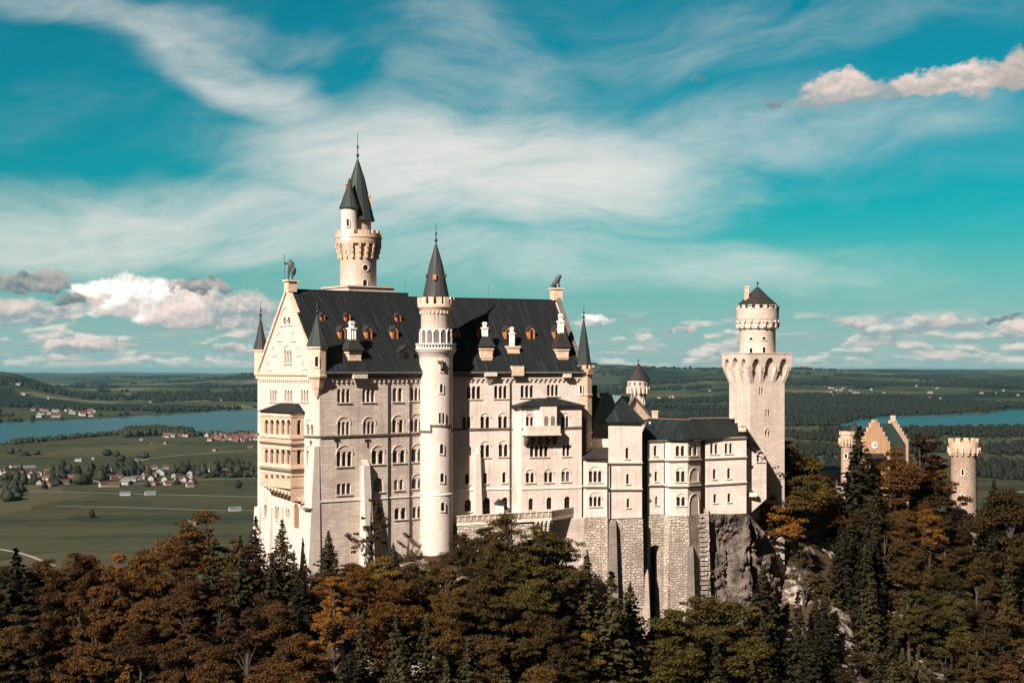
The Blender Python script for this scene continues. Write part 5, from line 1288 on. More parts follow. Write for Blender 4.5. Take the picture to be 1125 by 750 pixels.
# body and roof run back and right from the gable
dv = Vector((P(1003, 343)[0] - P(978, 330)[0], 343 - 330)); dv.normalize(); RL = 11.5
A1, B1 = gf.a, gf.b; A2, B2 = A1 + dv * RL, B1 + dv * RL
MB().prism([tuple(A1 + dv), tuple(B1 + dv * .5), tuple(B2), tuple(A2)], GB, zg(491)).build('wall', M['brick'], gh)
rm = (A1 + B1) / 2; rm2 = (A2 + B2) / 2; zr_ = zg(466)
MB().add([(*(B1 + dv * .7), zg(491)), (*B2, zg(491)), (*rm2, zr_), (*(rm + dv * .7), zr_), (*(A1 + dv * .7), zg(491)), (*A2, zg(491))], [(0, 1, 2, 3), (3, 2, 5, 4)]).build('roof', M['copper'], gh)
m = MB(); Ug = (B2 - A2); Lb = Ug.length; Ug.normalize()
for i in range(-6, 7):
    m.box((*(rm2 + Ug * (i * Lb / 13)), (GB + zr_ + 1.4 - abs(i) * .85) / 2), (Lb / 13, .9, zr_ + 1.4 - abs(i) * .85 - GB), math.atan2(Ug.y, Ug.x))
m.box((*rm2, zr_ + 1.0), (1.0, 1.0, 1.4), 0); m.build('rear_gable', M['ochre'], gh)
def gate_tower(name, c, rpx, yhead, ytop, ybot, label, wins, cone=None):
    g_ = thing(name, (*c, GB), label, 'tower'); zz = lambda y: Z(y, c[1]); kk = c[1] / F; r = rpx * kk
    MB().lathe(c, [(r * 1.06, GB), (r, zz(ybot)), (r * .97, zz(yhead)), (r * 1.0, zz(yhead - 1))], 32).build('shaft', M['rough2'], g_)
    m = MB().lathe(c, [(r * 1.0, zz(yhead)), (r * 1.12, zz(yhead - 5)), (r * 1.14, zz(yhead - 6)), (r * 1.14, zz(ytop + 4)), (r * .95, zz(ytop + 4) + .02)], 32)
    for k in range(16):
        a = 2 * math.pi * k / 16; m.box((c[0] + math.cos(a) * r * 1.1, c[1] + math.sin(a) * r * 1.1, zz(yhead - 3)), (.85, .42, 1.3), a)
        m.box((c[0] + math.cos(a) * r * 1.06, c[1] + math.sin(a) * r * 1.06, zz(yhead + .5)), (.5, .34, .9), a)
    m.build('gallery', M['ochre'], g_)
    m = MB().lathe(c, [(r, zz(ytop + 4) + .03), (r * 1.13, zz(ytop + 4) + .03), (r * 1.13, zz(ytop + 4) + .1), (r, zz(ytop + 4) + .1)], 32); ring_boxes(m, c, r * 1.07, 11, 1.15, .45, zz(ytop + 4), zz(ytop)); m.build('battlement', M['ochre'], g_)
    for (px_, a, b) in wins: cyl_window(c, r, px_, a, b, c[1], g_, .5)
    if cone:
        MB().lathe((c[0] + cone[0], c[1] + 1), [(cone[1], zz(cone[2])), (cone[1] * .5, zz((cone[2] + cone[3]) / 2)), (.1, zz(cone[3]))], 10, False).build('cone_roof', M['slate'], g_)
    return g_
M['rough2'] = stone('rubble_wall', (0.50, 0.37, 0.27), (0.36, 0.255, 0.18), (0.2, 0.14, 0.1), 1.0, 0.5, 0.06, 0.7, 0.1, 0.4, (0.22, 0.155, 0.11), 0.3)
gate_tower('gate_tower', P(1059, 345), 14.3, 497, 481.5, 590, 'round crenellated stone gate tower standing right of the brick gatehouse', [(1057.5, 515, 522), (1057.5, 543, 550), (1062, 570, 577)])
gate_tower('gate_tower', P(931, 314), 7.0, 487, 473.5, 540, 'slim crenellated stone turret at the left end of the brick gatehouse', [(930.5, 480, 482), (929.5, 498, 503)], cone=(1.7, 1.75, 474.5, 463.5))
# ------------------------------------------------------------------ terrain
VAL = -190.0
LX = np.array([-260, -120, -84, -60, -42, -33, -10, 8, 16, 30, 45, 52, 60, 90, 130, 240.])
LY = np.array([235, 238, 240, 244, 247, 248.5, 260, 269, 277, 281, 286, 289, 294, 318, 335, 350.])
LZ = np.array([-76, -52, -45, -42, -37, -35.5, -33, -35, -42, -52, -51, -48, -41, -38, -46, -72.])
LW = np.array([8, 8, 8, 9, 50, 60, 60, 60, 60, 60, 60, 60, 50, 40, 25, 8.])
LP = np.array([-76, -52, -45, -42, -36, -34, -33, -33, -33, -33, -34, -34, -34, -38, -46, -72.])
def hill(X, Y):
    yf = np.interp(X, LX, LY); zf = np.interp(X, LX, LZ); W = np.interp(X, LX, LW); zp = np.interp(X, LX, LP)
    s = yf - Y
    front = zf - 0.62 * np.maximum(s, 0) - 0.25 * np.maximum(s - 12, 0)
    sb = np.maximum(-s, 0); t = np.clip(sb / 8, 0, 1); back = zf + (zp - zf) * t * t * (3 - 2 * t) - 0.85 * np.maximum(sb - W, 0)
    return np.where(s > 0, front, back)
nearL = (np.array([-700, -300, 0, 60, 140, 170, 215, 290, 420, 470]), np.array([3000, 3300, 3780, 4060, 4470, 4560, 4300, 4340, 4600, 4700.]))
farL = (np.array([-700, -300, 0, 60, 130, 200, 290, 420, 470]), np.array([4700, 5000, 5330, 5530, 5960, 6450, 7240, 7000, 4700.]))
nearR = (np.array([918, 960, 1040, 1125, 1300, 1700]), np.array([5000, 4560, 4520, 4720, 4900, 5000.]))
farR = (np.array([918, 935, 980, 1050, 1085, 1110, 1300, 1700]), np.array([5000, 5430, 6080, 6250, 6500, 7100, 7600, 7800.]))
def lake_mask(X, Y):
    px = CX + F * X / np.maximum(Y, 1)
    out = np.zeros_like(px)
    for nr, fr, lo, hi in ((nearL, farL, -1e9, 470), (nearR, farR, 918, 1e9)):
        n_, f_ = np.interp(px, *nr), np.interp(px, *fr)
        d = np.minimum(Y - n_, f_ - Y); ok = (px > lo) & (px < hi)
        out = np.maximum(out, np.where(ok, np.clip(d / 60 + .0, 0, 1), 0))
    return out
def vnoise(X, Y, scale, seed):
    """cheap smooth value noise"""
    rs = np.random.RandomState(seed); T = rs.rand(256, 256)
    x, y = X / scale + 1000, Y / scale + 1000
    i, j = np.floor(x).astype(int), np.floor(y).astype(int); fx, fy = x - i, y - j
    fx = fx * fx * (3 - 2 * fx); fy = fy * fy * (3 - 2 * fy)
    g = lambda a, b: T[a % 256, b % 256]
    return (g(i, j) * (1 - fx) + g(i + 1, j) * fx) * (1 - fy) + (g(i, j + 1) * (1 - fx) + g(i + 1, j + 1) * fx) * fy
def far_h(X, Y):
    px = CX + F * X / np.maximum(Y, 1)
    ss = lambda v, a, b: (lambda t: t * t * (3 - 2 * t))(np.clip((v - a) / (b - a), 0, 1))
    n1 = vnoise(X, Y, 2600, 1) - .5; n2 = vnoise(X, Y, 900, 2) - .5; n3 = vnoise(X, Y, 5200, 3) - .5
    a = ss(Y, 6200, 24000)
    a = a * np.interp(px, [0, 300, 560, 640], [.22, .30, .75, 1.0])
    z = VAL + 150 * a + (n1 * 150 + n3 * 140) * np.interp(px, [0, 300, 640], [.5, .5, 1.0]) * ss(Y, 6600, 12000) + n2 * 34 * ss(Y, 5500, 8000) + (vnoise(X, Y, 1500, 6) - .5) * 70 * ss(Y, 9000, 16000)
    z = z + 22 * ss(Y, 24000, 42000) * (px > 500)
    # wooded shoulder at the far left, hill behind the palace, ridge at centre right
    z = z + 165 * np.exp(-((px + 5) / 62) ** 2 - ((Y - 9300) / 1500) ** 2)
    z = z + 60 * np.exp(-((px - 290) / 90) ** 2 - ((Y - 17000) / 4500) ** 2)
    z = z + 190 * np.exp(-((px - 640) / 85) ** 2 - ((Y - 25000) / 6000) ** 2)
    z = z + 30 * np.exp(-((px - 800) / 130) ** 2 - ((Y - 12000) / 2500) ** 2)
    z = np.minimum(z, 5 + 0 * z + 0.0034 * Y * (px < 720) + 0.00018 * Y * (px >= 720) - 0 * (px >= 720))
    z = z + (vnoise(X, Y, 420, 4) - .5) * 5 * ss(Y, 1700, 3500) * (1 - 0)
    z = np.where((Y > 2200) & (Y < 5600), np.maximum(z, VAL - 1.0), z)
    return z - 12 * lake_mask(X, Y)
def ground(X, Y):
    h = hill(X, Y); f_ = far_h(X, Y)
    k = 6.0; hh = np.clip(.5 + .5 * (h - f_) / k, 0, 1)
    return f_ + (h - f_) * hh + k * hh * (1 - hh) * .5
def fan(name, rows, azs, mat, drop=0.0):
    Rr, A_ = np.meshgrid(rows, np.tan(azs), indexing='ij'); Y = Rr; X = Rr * A_
    Zg = ground(X, Y)
    nr = (Y < 420)
    rock = (vnoise(X, Y, 9, 11) - .5) * 2.2 + (vnoise(X, Y, 3.5, 12) - .5) * 1.3
    Zg = Zg + np.where(nr, rock, 0)
    nv, nc = Zg.shape
    v = np.stack([X, Y, Zg], -1).reshape(-1, 3)
    i = np.arange(nv - 1)[:, None] * nc + np.arange(nc - 1)[None]
    f = np.stack([i, i + 1, i + nc + 1, i + nc], -1).reshape(-1, 4)
    me = bpy.data.meshes.new(name); me.vertices.add(len(v)); me.vertices.foreach_set('co', v.ravel())
    me.loops.add(f.size); me.loops.foreach_set('vertex_index', f.ravel().astype(np.int32))
    me.polygons.add(len(f)); me.polygons.foreach_set('loop_start', np.arange(0, f.size, 4, dtype=np.int32)); me.polygons.foreach_set('loop_total', np.full(len(f), 4, np.int32))
    me.polygons.foreach_set('use_smooth', np.ones(len(f), bool))
    me.update(calc_edges=True); me.materials.append(mat)
    o = bpy.data.objects.new(name, me); COL.objects.link(o); props(o, kind='structure'); return o
def ground_mat():
    m, b = new_mat('ground_cover')
    pos = geopos(); sx = S.nt.nodes.new('ShaderNodeSeparateXYZ'); link(pos, sx.inputs[0]); X, Y, Zc = (S(sx.outputs[i]) for i in range(3))
    # meadow parcels
    def parcels(sx_, sy_, ang, seed):
        c, s_ = math.cos(ang), math.sin(ang)
        v = S.nt.nodes.new('ShaderNodeTexVoronoi'); v.distance = 'CHEBYCHEV'; v.inputs['Scale'].default_value = 1.0; v.inputs['Randomness'].default_value = 0.85
        link(comb((X * c + Y * s_) * (1 / sx_) + seed, (Y * c - X * s_) * (1 / sy_)), v.inputs['Vector'])
        w = S.nt.nodes.new('ShaderNodeSeparateColor'); S.nt.links.new(v.outputs['Color'], w.inputs[0]); return S(w.outputs[0]), S(w.outputs[1])
    p1, p1b = parcels(620, 95, R(7), 3.1); p2, p2b = parcels(260, 420, R(-12), 8.3)
    n = fbm(pos, 0.004, 5, 0.6); nf = fbm(pos, 0.03, 4, 0.65)
    g = cmix(p1, (0.012, 0.018, 0.007), (0.034, 0.040, 0.015))
    g = cmix(p1b * 0.55, g, (0.058, 0.047, 0.025))
    g = cmix(sstep(p2, .7, .95) * .6, g, (0.085, 0.072, 0.038))
    g = cmix(sstep(n, .42, .66) * .5, g, (0.030, 0.040, 0.020))
    g = cmix(sstep(nf, .35, .7) * .25, g, (0.085, 0.078, 0.04))
    p3, p3b = parcels(1100, 30, R(5), 1.7)
    g = cmix(sstep(p3, .6, .95) * .35, g, (0.070, 0.066, 0.034)); g = cmix(sstep(p3b, .7, .95) * .4, g, (0.012, 0.017, 0.008))
    far = cmix(sstep(fbm(pos, 0.0011, 6, 0.62), .43, .53), (0.008, 0.014, 0.009), (0.042, 0.050, 0.022))
    far = cmix(sstep(p2, .75, .9) * sstep(fbm(pos, 0.0011, 6, 0.62), .5, .56), far, (0.11, 0.095, 0.055))
    g = cmix(sstep(Y, 5600.0, 7200.0), g, far)
    # the castle hill: leaf litter over limestone
    nr = fbm(pos, 0.12, 7, 0.65); n3 = fbm(pos, 0.9, 6, 0.65)
    litter = cmix(n3, (0.028, 0.018, 0.011), (0.060, 0.038, 0.020))
    rock = cmix(sstep(n3, .3, .7), (0.07, 0.055, 0.045), (0.34, 0.285, 0.24))
    near = cmix(sstep(nr, .50, .56) * sstep(n3, .35, .55), litter, rock)
    g = cmix(sstep(Zc, -150.0, -165.0), near, g) if False else cmix(sstep(Y, 520.0, 900.0), near, g)
    link(g, b.inputs['Base Color']); b.inputs['Roughness'].default_value = 0.95; b.inputs['Specular IOR Level'].default_value = 0.1
    bump(b, n3, 0.6, 0.4)
    return m
rows = np.concatenate([np.exp(np.linspace(math.log(60), math.log(170), 26))[:-1], np.exp(np.linspace(math.log(170), math.log(420), 150))[:-1], np.exp(np.linspace(math.log(420), math.log(2500), 70))[:-1], np.exp(np.linspace(math.log(2500), math.log(8000), 160))[:-1], np.exp(np.linspace(math.log(8000), math.log(60000), 130))])
azs = np.concatenate([np.linspace(R(-52), R(-21), 40)[:-1], np.linspace(R(-21), R(21), 330)[:-1], np.linspace(R(21), R(52), 40)])
fan('ground', rows, azs, ground_mat())
def G(X, Y): return float(ground(np.array([float(X)]), np.array([float(Y)]))[0])

# water of the two lakes
def water_mat():
    m, b = new_mat('lake_water')
    b.inputs['Base Color'].default_value = (0.008, 0.045, 0.052, 1); b.inputs['Roughness'].default_value = 0.3; b.inputs['Specular IOR Level'].default_value = 0.3
    b.inputs['IOR'].default_value = 1.33
    pos = geopos(); n = fbm(pos, 0.02, 4, 0.6); bump(b, n, 0.35, 3.0)
    return m
wm = water_mat()
def lake(lo, hi, nr, fr):
    pxs = np.linspace(lo, hi, 60); a = []
    for p in pxs:
        for D in (np.interp(p, *nr) - 90, np.interp(p, *fr) + 120): a.append(((p - CX) / F * D, D, VAL - 2.2))
    me = bpy.data.meshes.new('lake'); me.from_pydata(a, [], [(2 * i, 2 * i + 2, 2 * i + 3, 2 * i + 1) for i in range(59)]); me.materials.append(wm)
    o = bpy.data.objects.new('lake', me); COL.objects.link(o); props(o, kind='structure')
lake(-700, 470, nearL, farL); lake(918, 1700, nearR, farR)

# roads and farm tracks on the plain
def road(pts, w, name='road'):
    m = MB(); P3 = []
    q = []
    for (a, b) in zip(pts[:-1], pts[1:]):
        for k in range(12): t = k / 12; q.append((a[0] + (b[0] - a[0]) * t, a[1] + (b[1] - a[1]) * t))
    q.append(pts[-1])
    W3 = []
    for px, py in q: D = 190 * F / (py - HY); x, y = P(px, D); W3.append(Vector((x, y)))
    vs_ = []
    for i, p in enumerate(W3):
        d = (W3[min(i + 1, len(W3) - 1)] - W3[max(i - 1, 0)]).normalized(); nn = Vector((-d.y, d.x)) * w / 2
        for s_ in (-1, 1): r = p + nn * s_; vs_.append((r.x, r.y, G(r.x, r.y) + 0.5))
    m.add(vs_, [(2 * i, 2 * i + 1, 2 * i + 3, 2 * i + 2) for i in range(len(W3) - 1)]); o = m.build(name, M['road']); props(o, kind='structure')
road([(28, 539.5), (110, 541.5), (200, 544), (300, 546.5)], 5)
road([(60, 556), (160, 558), (240, 561), (300, 561)], 4)
road([(-20, 602), (0, 603.5), (20, 607), (36, 612), (60, 622)], 5)
road([(120, 518), (140, 508.5), (165, 503), (200, 499.5), (300, 493)], 6)
road([(0, 516), (60, 520), (130, 533), (210, 527), (300, 525)], 6)
road([(1085, 541), (1200, 539)], 9); road([(960, 480.5), (1060, 487), (1200, 483)], 8)

# ------------------------------------------------------------------ rock face under the east end of the wing
def rock_mat():
    m, b = new_mat('cliff_rock'); pos = geopos()
    v = S.nt.nodes.new('ShaderNodeVectorMath'); v.operation = 'MULTIPLY'; link(pos, v.inputs[0]); v.inputs[1].default_value = (1, 1, 0.45)
    n = fbm(S(v.outputs[0]), 0.35, 8, 0.68); n2 = fbm(S(v.outputs[0]), 1.4, 6, 0.65)
    c = cmix(sstep(n, .38, .62), (0.045, 0.034, 0.026), (0.19, 0.150, 0.120)); c = cmix(sstep(n2, .56, .72) * .7, c, (0.06, 0.045, 0.035)); c = cmix(sstep(fbm(pos, .5, 4), .62, .7) * .7, c, (0.22, 0.10, 0.06))
    link(c, b.inputs['Base Color']); b.inputs['Roughness'].default_value = 0.95; bump(b, n2 + n, 1.0, 0.5)
    return m
M['rock'] = rock_mat()
def cliff(pA, pB, ytopA, ytopB, ybot, name, amp=1.2, lean=.25, nx=110, nz=150):
    f_ = Face(P(*pA), P(*pB)); vs_ = []
    zb = Z(ybot, f_.a.y)
    for j in range(nz + 1):
        for i in range(nx + 1):
            t = f_.L * i / nx; zt = Z(ytopA + (ytopB - ytopA) * i / nx, f_.D(t)); z = zt + (zb - zt) * j / nz
            p = Vector(f_.pt(t, z, (zt - z) * lean))
            nn = noise.fractal(Vector((p.x * .16, p.y * .16, p.z * .10)), 1.0, 2.0, 5) * amp * 1.3 + noise.noise(Vector((p.x * .5, p.y * .5, z * .15))) * amp * .5
            q_ = Vector((p.x * .55, p.y * .55, p.z * .38)); cell = noise.voronoi(q_)[0]
            nn += (cell[1] - cell[0]) * 1.0 - .45 + noise.fractal(Vector((p.x * 1.3, p.y * 1.3, p.z * 1.0)), .9, 2.1, 4) * .45
            nn += (math.floor(p.z * .33 + noise.noise(p * .2) * 1.5) % 2) * .28
            nn *= min(1, j / 10 + .1)
            vs_.append(f_.pt(t, z, (zt - z) * lean + nn))
    m = MB(); w = nx + 1
    m.add(vs_, [(j * w + i, (j + 1) * w + i, (j + 1) * w + i + 1, j * w + i + 1) for j in range(nz) for i in range(nx)], False)
    vs2 = [f_.pt(0, Z(ytopA, f_.a.y) + .02, 0), f_.pt(f_.L, Z(ytopB, f_.b.y) + .02, 0), f_.pt(f_.L, Z(ytopB, f_.b.y), -8), f_.pt(0, Z(ytopA, f_.a.y), -8)]
    m.add(vs2, [(0, 1, 2, 3)])
    o = m.build(name, M['rock']); props(o, kind='structure'); return o
cliff((778, 279.6), (823, 283.6), 564.5, 564.5, 800, 'rock_cliff', 1.6, .03)
cliff((821, 283), (862, 296), 563, 612, 800, 'rock_cliff', 2.0, .22)

M['lightrock'] = plain('pale_limestone_rock', (0.17, 0.142, 0.118), 0.95, 0.7, 0.8)
OUT = ((862, 735, 9, 24, 283), (936, 705, 10, 34, 286), (978, 690, 17, 24, 290), (905, 640, 6, 14, 300), (700, 738, 10, 18, 258), (620, 655, 5, 26, 263))
for (px_, py_, w_, h_, D_) in OUT:
    vs_ = []; nn_ = 26; X0, Y0 = P(px_, D_); gz0 = G(X0, Y0); rz = Z(py_, D_); RW = w_ / F * D_ * 1.5; RH = h_ / F * D_ * 1.1
    for j in range(nn_ + 1):
        for i in range(nn_ + 1):
            u_ = (i / nn_ - .5) * 2; v_ = (j / nn_ - .5) * 2; q_ = Vector((X0 + u_ * RW, Y0 - v_ * RH * .5, rz - v_ * RH))
            bulge = max(0, 1 - u_ * u_) ** .5 * max(0, 1 - v_ ** 4) ** .5
            dd_ = bulge * 2.6 - 3.2 + noise.fractal(q_ * .5, .9, 2.1, 5) * 1.3 + (noise.voronoi(q_ * .7)[0][1] - noise.voronoi(q_ * .7)[0][0]) * .8
            vs_.append((q_.x, q_.y - dd_, q_.z))
    w = nn_ + 1; m = MB(); m.add(vs_, [(j * w + i, (j + 1) * w + i, (j + 1) * w + i + 1, j * w + i + 1) for j in range(nn_) for i in range(nn_)])
    props(m.build('rock_outcrop', M['lightrock']), kind='structure')

# ------------------------------------------------------------------ trees
def tri_mesh(name, V, Fq, mat, smooth=False):
    me = bpy.data.meshes.new(name); V = np.asarray(V, np.float32); Fq = np.asarray(Fq, np.int32); k = Fq.shape[1]
    me.vertices.add(len(V)); me.vertices.foreach_set('co', V.ravel()); me.loops.add(Fq.size); me.loops.foreach_set('vertex_index', Fq.ravel())
    me.polygons.add(len(Fq)); me.polygons.foreach_set('loop_start', np.arange(0, Fq.size, k, dtype=np.int32)); me.polygons.foreach_set('loop_total', np.full(len(Fq), k, np.int32))
    if smooth: me.polygons.foreach_set('use_smooth', np.ones(len(Fq), bool))
    me.update(calc_edges=True); me.materials.append(mat); return me
def leaf_quads(C, N, size, rs):
    """C centres, N normals -> one bent rhombus leaf spray each"""
    n = len(C); r = rs.randn(n, 3); T = np.cross(N, r); T /= np.linalg.norm(T, axis=1)[:, None] + 1e-9; Bv = np.cross(N, T)
    sz = size * (0.6 + 0.8 * rs.rand(n))[:, None]
    V = np.stack([C - T * sz, C - Bv * sz * .6 + N * sz * .15, C + T * sz, C + Bv * sz * .6 + N * sz * .15], 1).reshape(-1, 3)
    return V, np.arange(4 * n).reshape(-1, 4)
def broad_crown(seed, H=16.0, Wd=5.0, nclump=70, per=75, low=.25, leaf_s=.30, sparse=False, lean=0.0):
    rs = np.random.RandomState(seed); C = []; Nn = []; tips = []
    lob = rs.rand(5) * 6.28; nb = rs.randint(7, 11)
    # main boughs, each carrying its own uneven cluster of clumps
    boughs = []
    for i in range(nb):
        a = 6.283 * (i + rs.rand() * .7) / nb; z = low + (1 - low) * (.12 + .72 * rs.rand()); prof = math.sin(min(1, ((z - low) / (1 - low)) * .85 + .18) * math.pi) ** .55
        r = Wd * prof * (.45 + .45 * rs.rand()); boughs.append((r * math.cos(a), r * math.sin(a), z * H * .9, Wd * (.34 + .22 * rs.rand())))
    boughs.append((rs.randn() * .3, rs.randn() * .3, H * .86, Wd * .36)); boughs.append((rs.randn() * .6, rs.randn() * .6, H * .66, Wd * .5))
    for k in range(nclump):
        bx, by, bz, br = boughs[rs.randint(len(boughs))]
        d_ = rs.randn(3); d_ /= np.linalg.norm(d_); q0 = np.array([bx, by, bz]) + d_ * br * np.array([1.1, 1.1, .85]) * (rs.rand() ** .3)
        q0[0] += lean * q0[2]; q0[2] = max(low * H * .8, min(H * .96, q0[2]))
        cr = (.45 + rs.rand() * .65) * Wd / 5.0 * (.85 if sparse else 1)
        d2 = rs.randn(per, 3); d2 /= np.linalg.norm(d2, axis=1)[:, None]
        q = q0 + d2 * cr * np.array([1.3, 1.3, .6]) * (rs.rand(per, 1) ** .4)
        nn = d2 * .8 + rs.randn(per, 3) * .6 + np.array([0, 0, .45]); nn /= np.linalg.norm(nn, axis=1)[:, None]
        C.append(q); Nn.append(nn); tips.append(q0)
    return np.concatenate(C), np.concatenate(Nn), tips, rs
def broad_tree_meshes(seed, sparse=False, **kw):
    H = kw.get('H', 16.0)
    C, Nn, tips, rs = broad_crown(seed, sparse=sparse, **kw)
    V, Fq = leaf_quads(C, Nn, kw.get('leaf_s', .30), rs)
    crown = tri_mesh('broadleaf_crown', V, Fq, LEAF['rust-brown'])
    m = MB(); m.tube([(0, 0, -2.5), (.1, 0, H * .2), (-.1, .1, H * .5), (0, 0, H * .85)], [.38, .30, .2, .05], 7)
    idx = rs.choice(len(tips), 22, replace=False)
    for i in idx:
        c = tips[i]; z0 = max(H * .12, c[2] * .62); m.tube([(0, 0, z0), (c[0] * .45, c[1] * .45, z0 + (c[2] - z0) * .6), tuple(c)], [.13, .08, .03], 4)
    o = m.build('trunk', M['bark']); tr = o.data; bpy.data.objects.remove(o)
    return crown, tr
def spruce_meshes(seed, H=18.0, Wd=3.3, gappy=False):
    rs = np.random.RandomState(seed); C = []; Nn = []; m = MB()
    m.tube([(0, 0, -2.5), (0, 0, H * .5), (0, 0, H)], [.30, .18, .03], 7)
    lv = 30
    for i in range(lv):
        z = H * (.08 + .90 * (i / lv)); r0 = Wd * (1 - i / lv) ** .85 * (.8 + .35 * rs.rand()) + .15
        nb = int(5 + 5 * (1 - i / lv))
        for b_ in range(nb):
            if gappy and rs.rand() < .25: continue
            a = 6.283 * (b_ + rs.rand() * .8) / nb; r1 = r0 * (.65 + .5 * rs.rand())
            n = max(5, int(17 * r1 / 2)); t = rs.rand(n) ** .8
            side = rs.randn(n) * .30 * (1 - .4 * t) * min(1, r1 / 2)
            x = np.cos(a) * r1 * t - np.sin(a) * side; y = np.sin(a) * r1 * t + np.cos(a) * side
            zz = z - .42 * r1 * t + .30 * r1 * t ** 3 + rs.randn(n) * .10 - np.abs(side) * .3
            C.append(np.stack([x, y, zz], 1)); nn = np.stack([np.cos(a) * .45 + rs.randn(n) * .4, np.sin(a) * .45 + rs.randn(n) * .4, .75 + rs.randn(n) * .3], 1)
            Nn.append(nn / np.linalg.norm(nn, axis=1)[:, None])
            if i % 3 == 0 and b_ % 2 == 0: m.tube([(0, 0, z), (math.cos(a) * r1 * .8, math.sin(a) * r1 * .8, z - .3 * r1)], [.06, .02], 3)
    top = np.stack([rs.randn(14) * .08, rs.randn(14) * .08, H * (.95 + .06 * rs.rand(14))], 1); C.append(top); Nn.append(np.tile([.7, .3, .6], (14, 1)))
    V, Fq = leaf_quads(np.concatenate(C), np.concatenate(Nn), .36, rs)
    crown = tri_mesh('spruce_crown', V, Fq, LEAF['dark green']); o = m.build('trunk', M['bark']); tr = o.data; bpy.data.objects.remove(o)
    return crown, tr
BROAD = [broad_tree_meshes(100 + i, H=16.0, Wd=(3.6, 4.4, 5.3, 4.9)[i % 4], nclump=(130, 165, 200, 180)[i % 4], per=110, low=.14, leaf_s=.15, lean=(-.06, .04, 0, .07, -.03)[i % 5]) for i in range(8)]
SPARSE = [broad_tree_meshes(140 + i, sparse=True, H=16.0, Wd=3.4, nclump=42, per=42, low=.2, leaf_s=.20) for i in range(2)]
SPRUCE = [spruce_meshes(200 + i, H=18.0, Wd=3.9 + .5 * i, gappy=(i % 2 == 0)) for i in range(4)]
def plant(kind, col, X, Y, h, label, group, rz=None, wide=1.0, zoff=0.0, name=None, sink=.3):
    if kind == 'spruce': cm, tm = SPRUCE[rng.randrange(4)]; base = 18.0; nm = 'spruce_tree'; cat = 'spruce'
    elif kind == 'sparse': cm, tm = SPARSE[rng.randrange(2)]; base = 16.0; nm = 'broadleaf_tree'; cat = 'tree'
    else: cm, tm = BROAD[rng.randrange(8)]; base = 16.0; nm = 'broadleaf_tree'; cat = 'tree'
    z = G(X, Y) - sink + zoff; s_ = h / base
    t = thing(nm, (X, Y, z), label, cat, group); t.rotation_euler = (0, 0, rng.uniform(0, 6.28) if rz is None else rz)
    t.scale = (s_ * wide, s_ * wide, s_)
    for n_, me in (('crown', cm), ('trunk', tm)):
        o = bpy.data.objects.new(n_, me); COL.objects.link(o); o.parent = t
        if n_ == 'crown': o.material_slots[0].link = 'OBJECT'; o.material_slots[0].material = LEAF[col]
    return t
rng = random.Random(5)
skx = [-60, 0, 30, 60, 100, 150, 200, 232, 262, 277, 290, 300, 330, 350, 380, 405, 430, 470, 500, 520, 545, 575, 590, 605, 640, 668, 690, 705, 730, 760, 790, 822, 840, 852, 875, 905, 935, 950, 975, 1000, 1020, 1040, 1060, 1078, 1092, 1125, 1200]
sky_ = [600, 606, 602, 595, 592, 592, 578, 566, 570, 586, 594, 600, 612, 624, 612, 600, 598, 604, 596, 584, 575, 574, 592, 612, 640, 655, 665, 690, 662, 664, 690, 640, 560, 500, 520, 534, 505, 492, 500, 484, 486, 515, 585, 592, 545, 548, 552]
def sky_y(px): return float(np.interp(px, skx, sky_))
GRP = 'trees covering the castle hill'
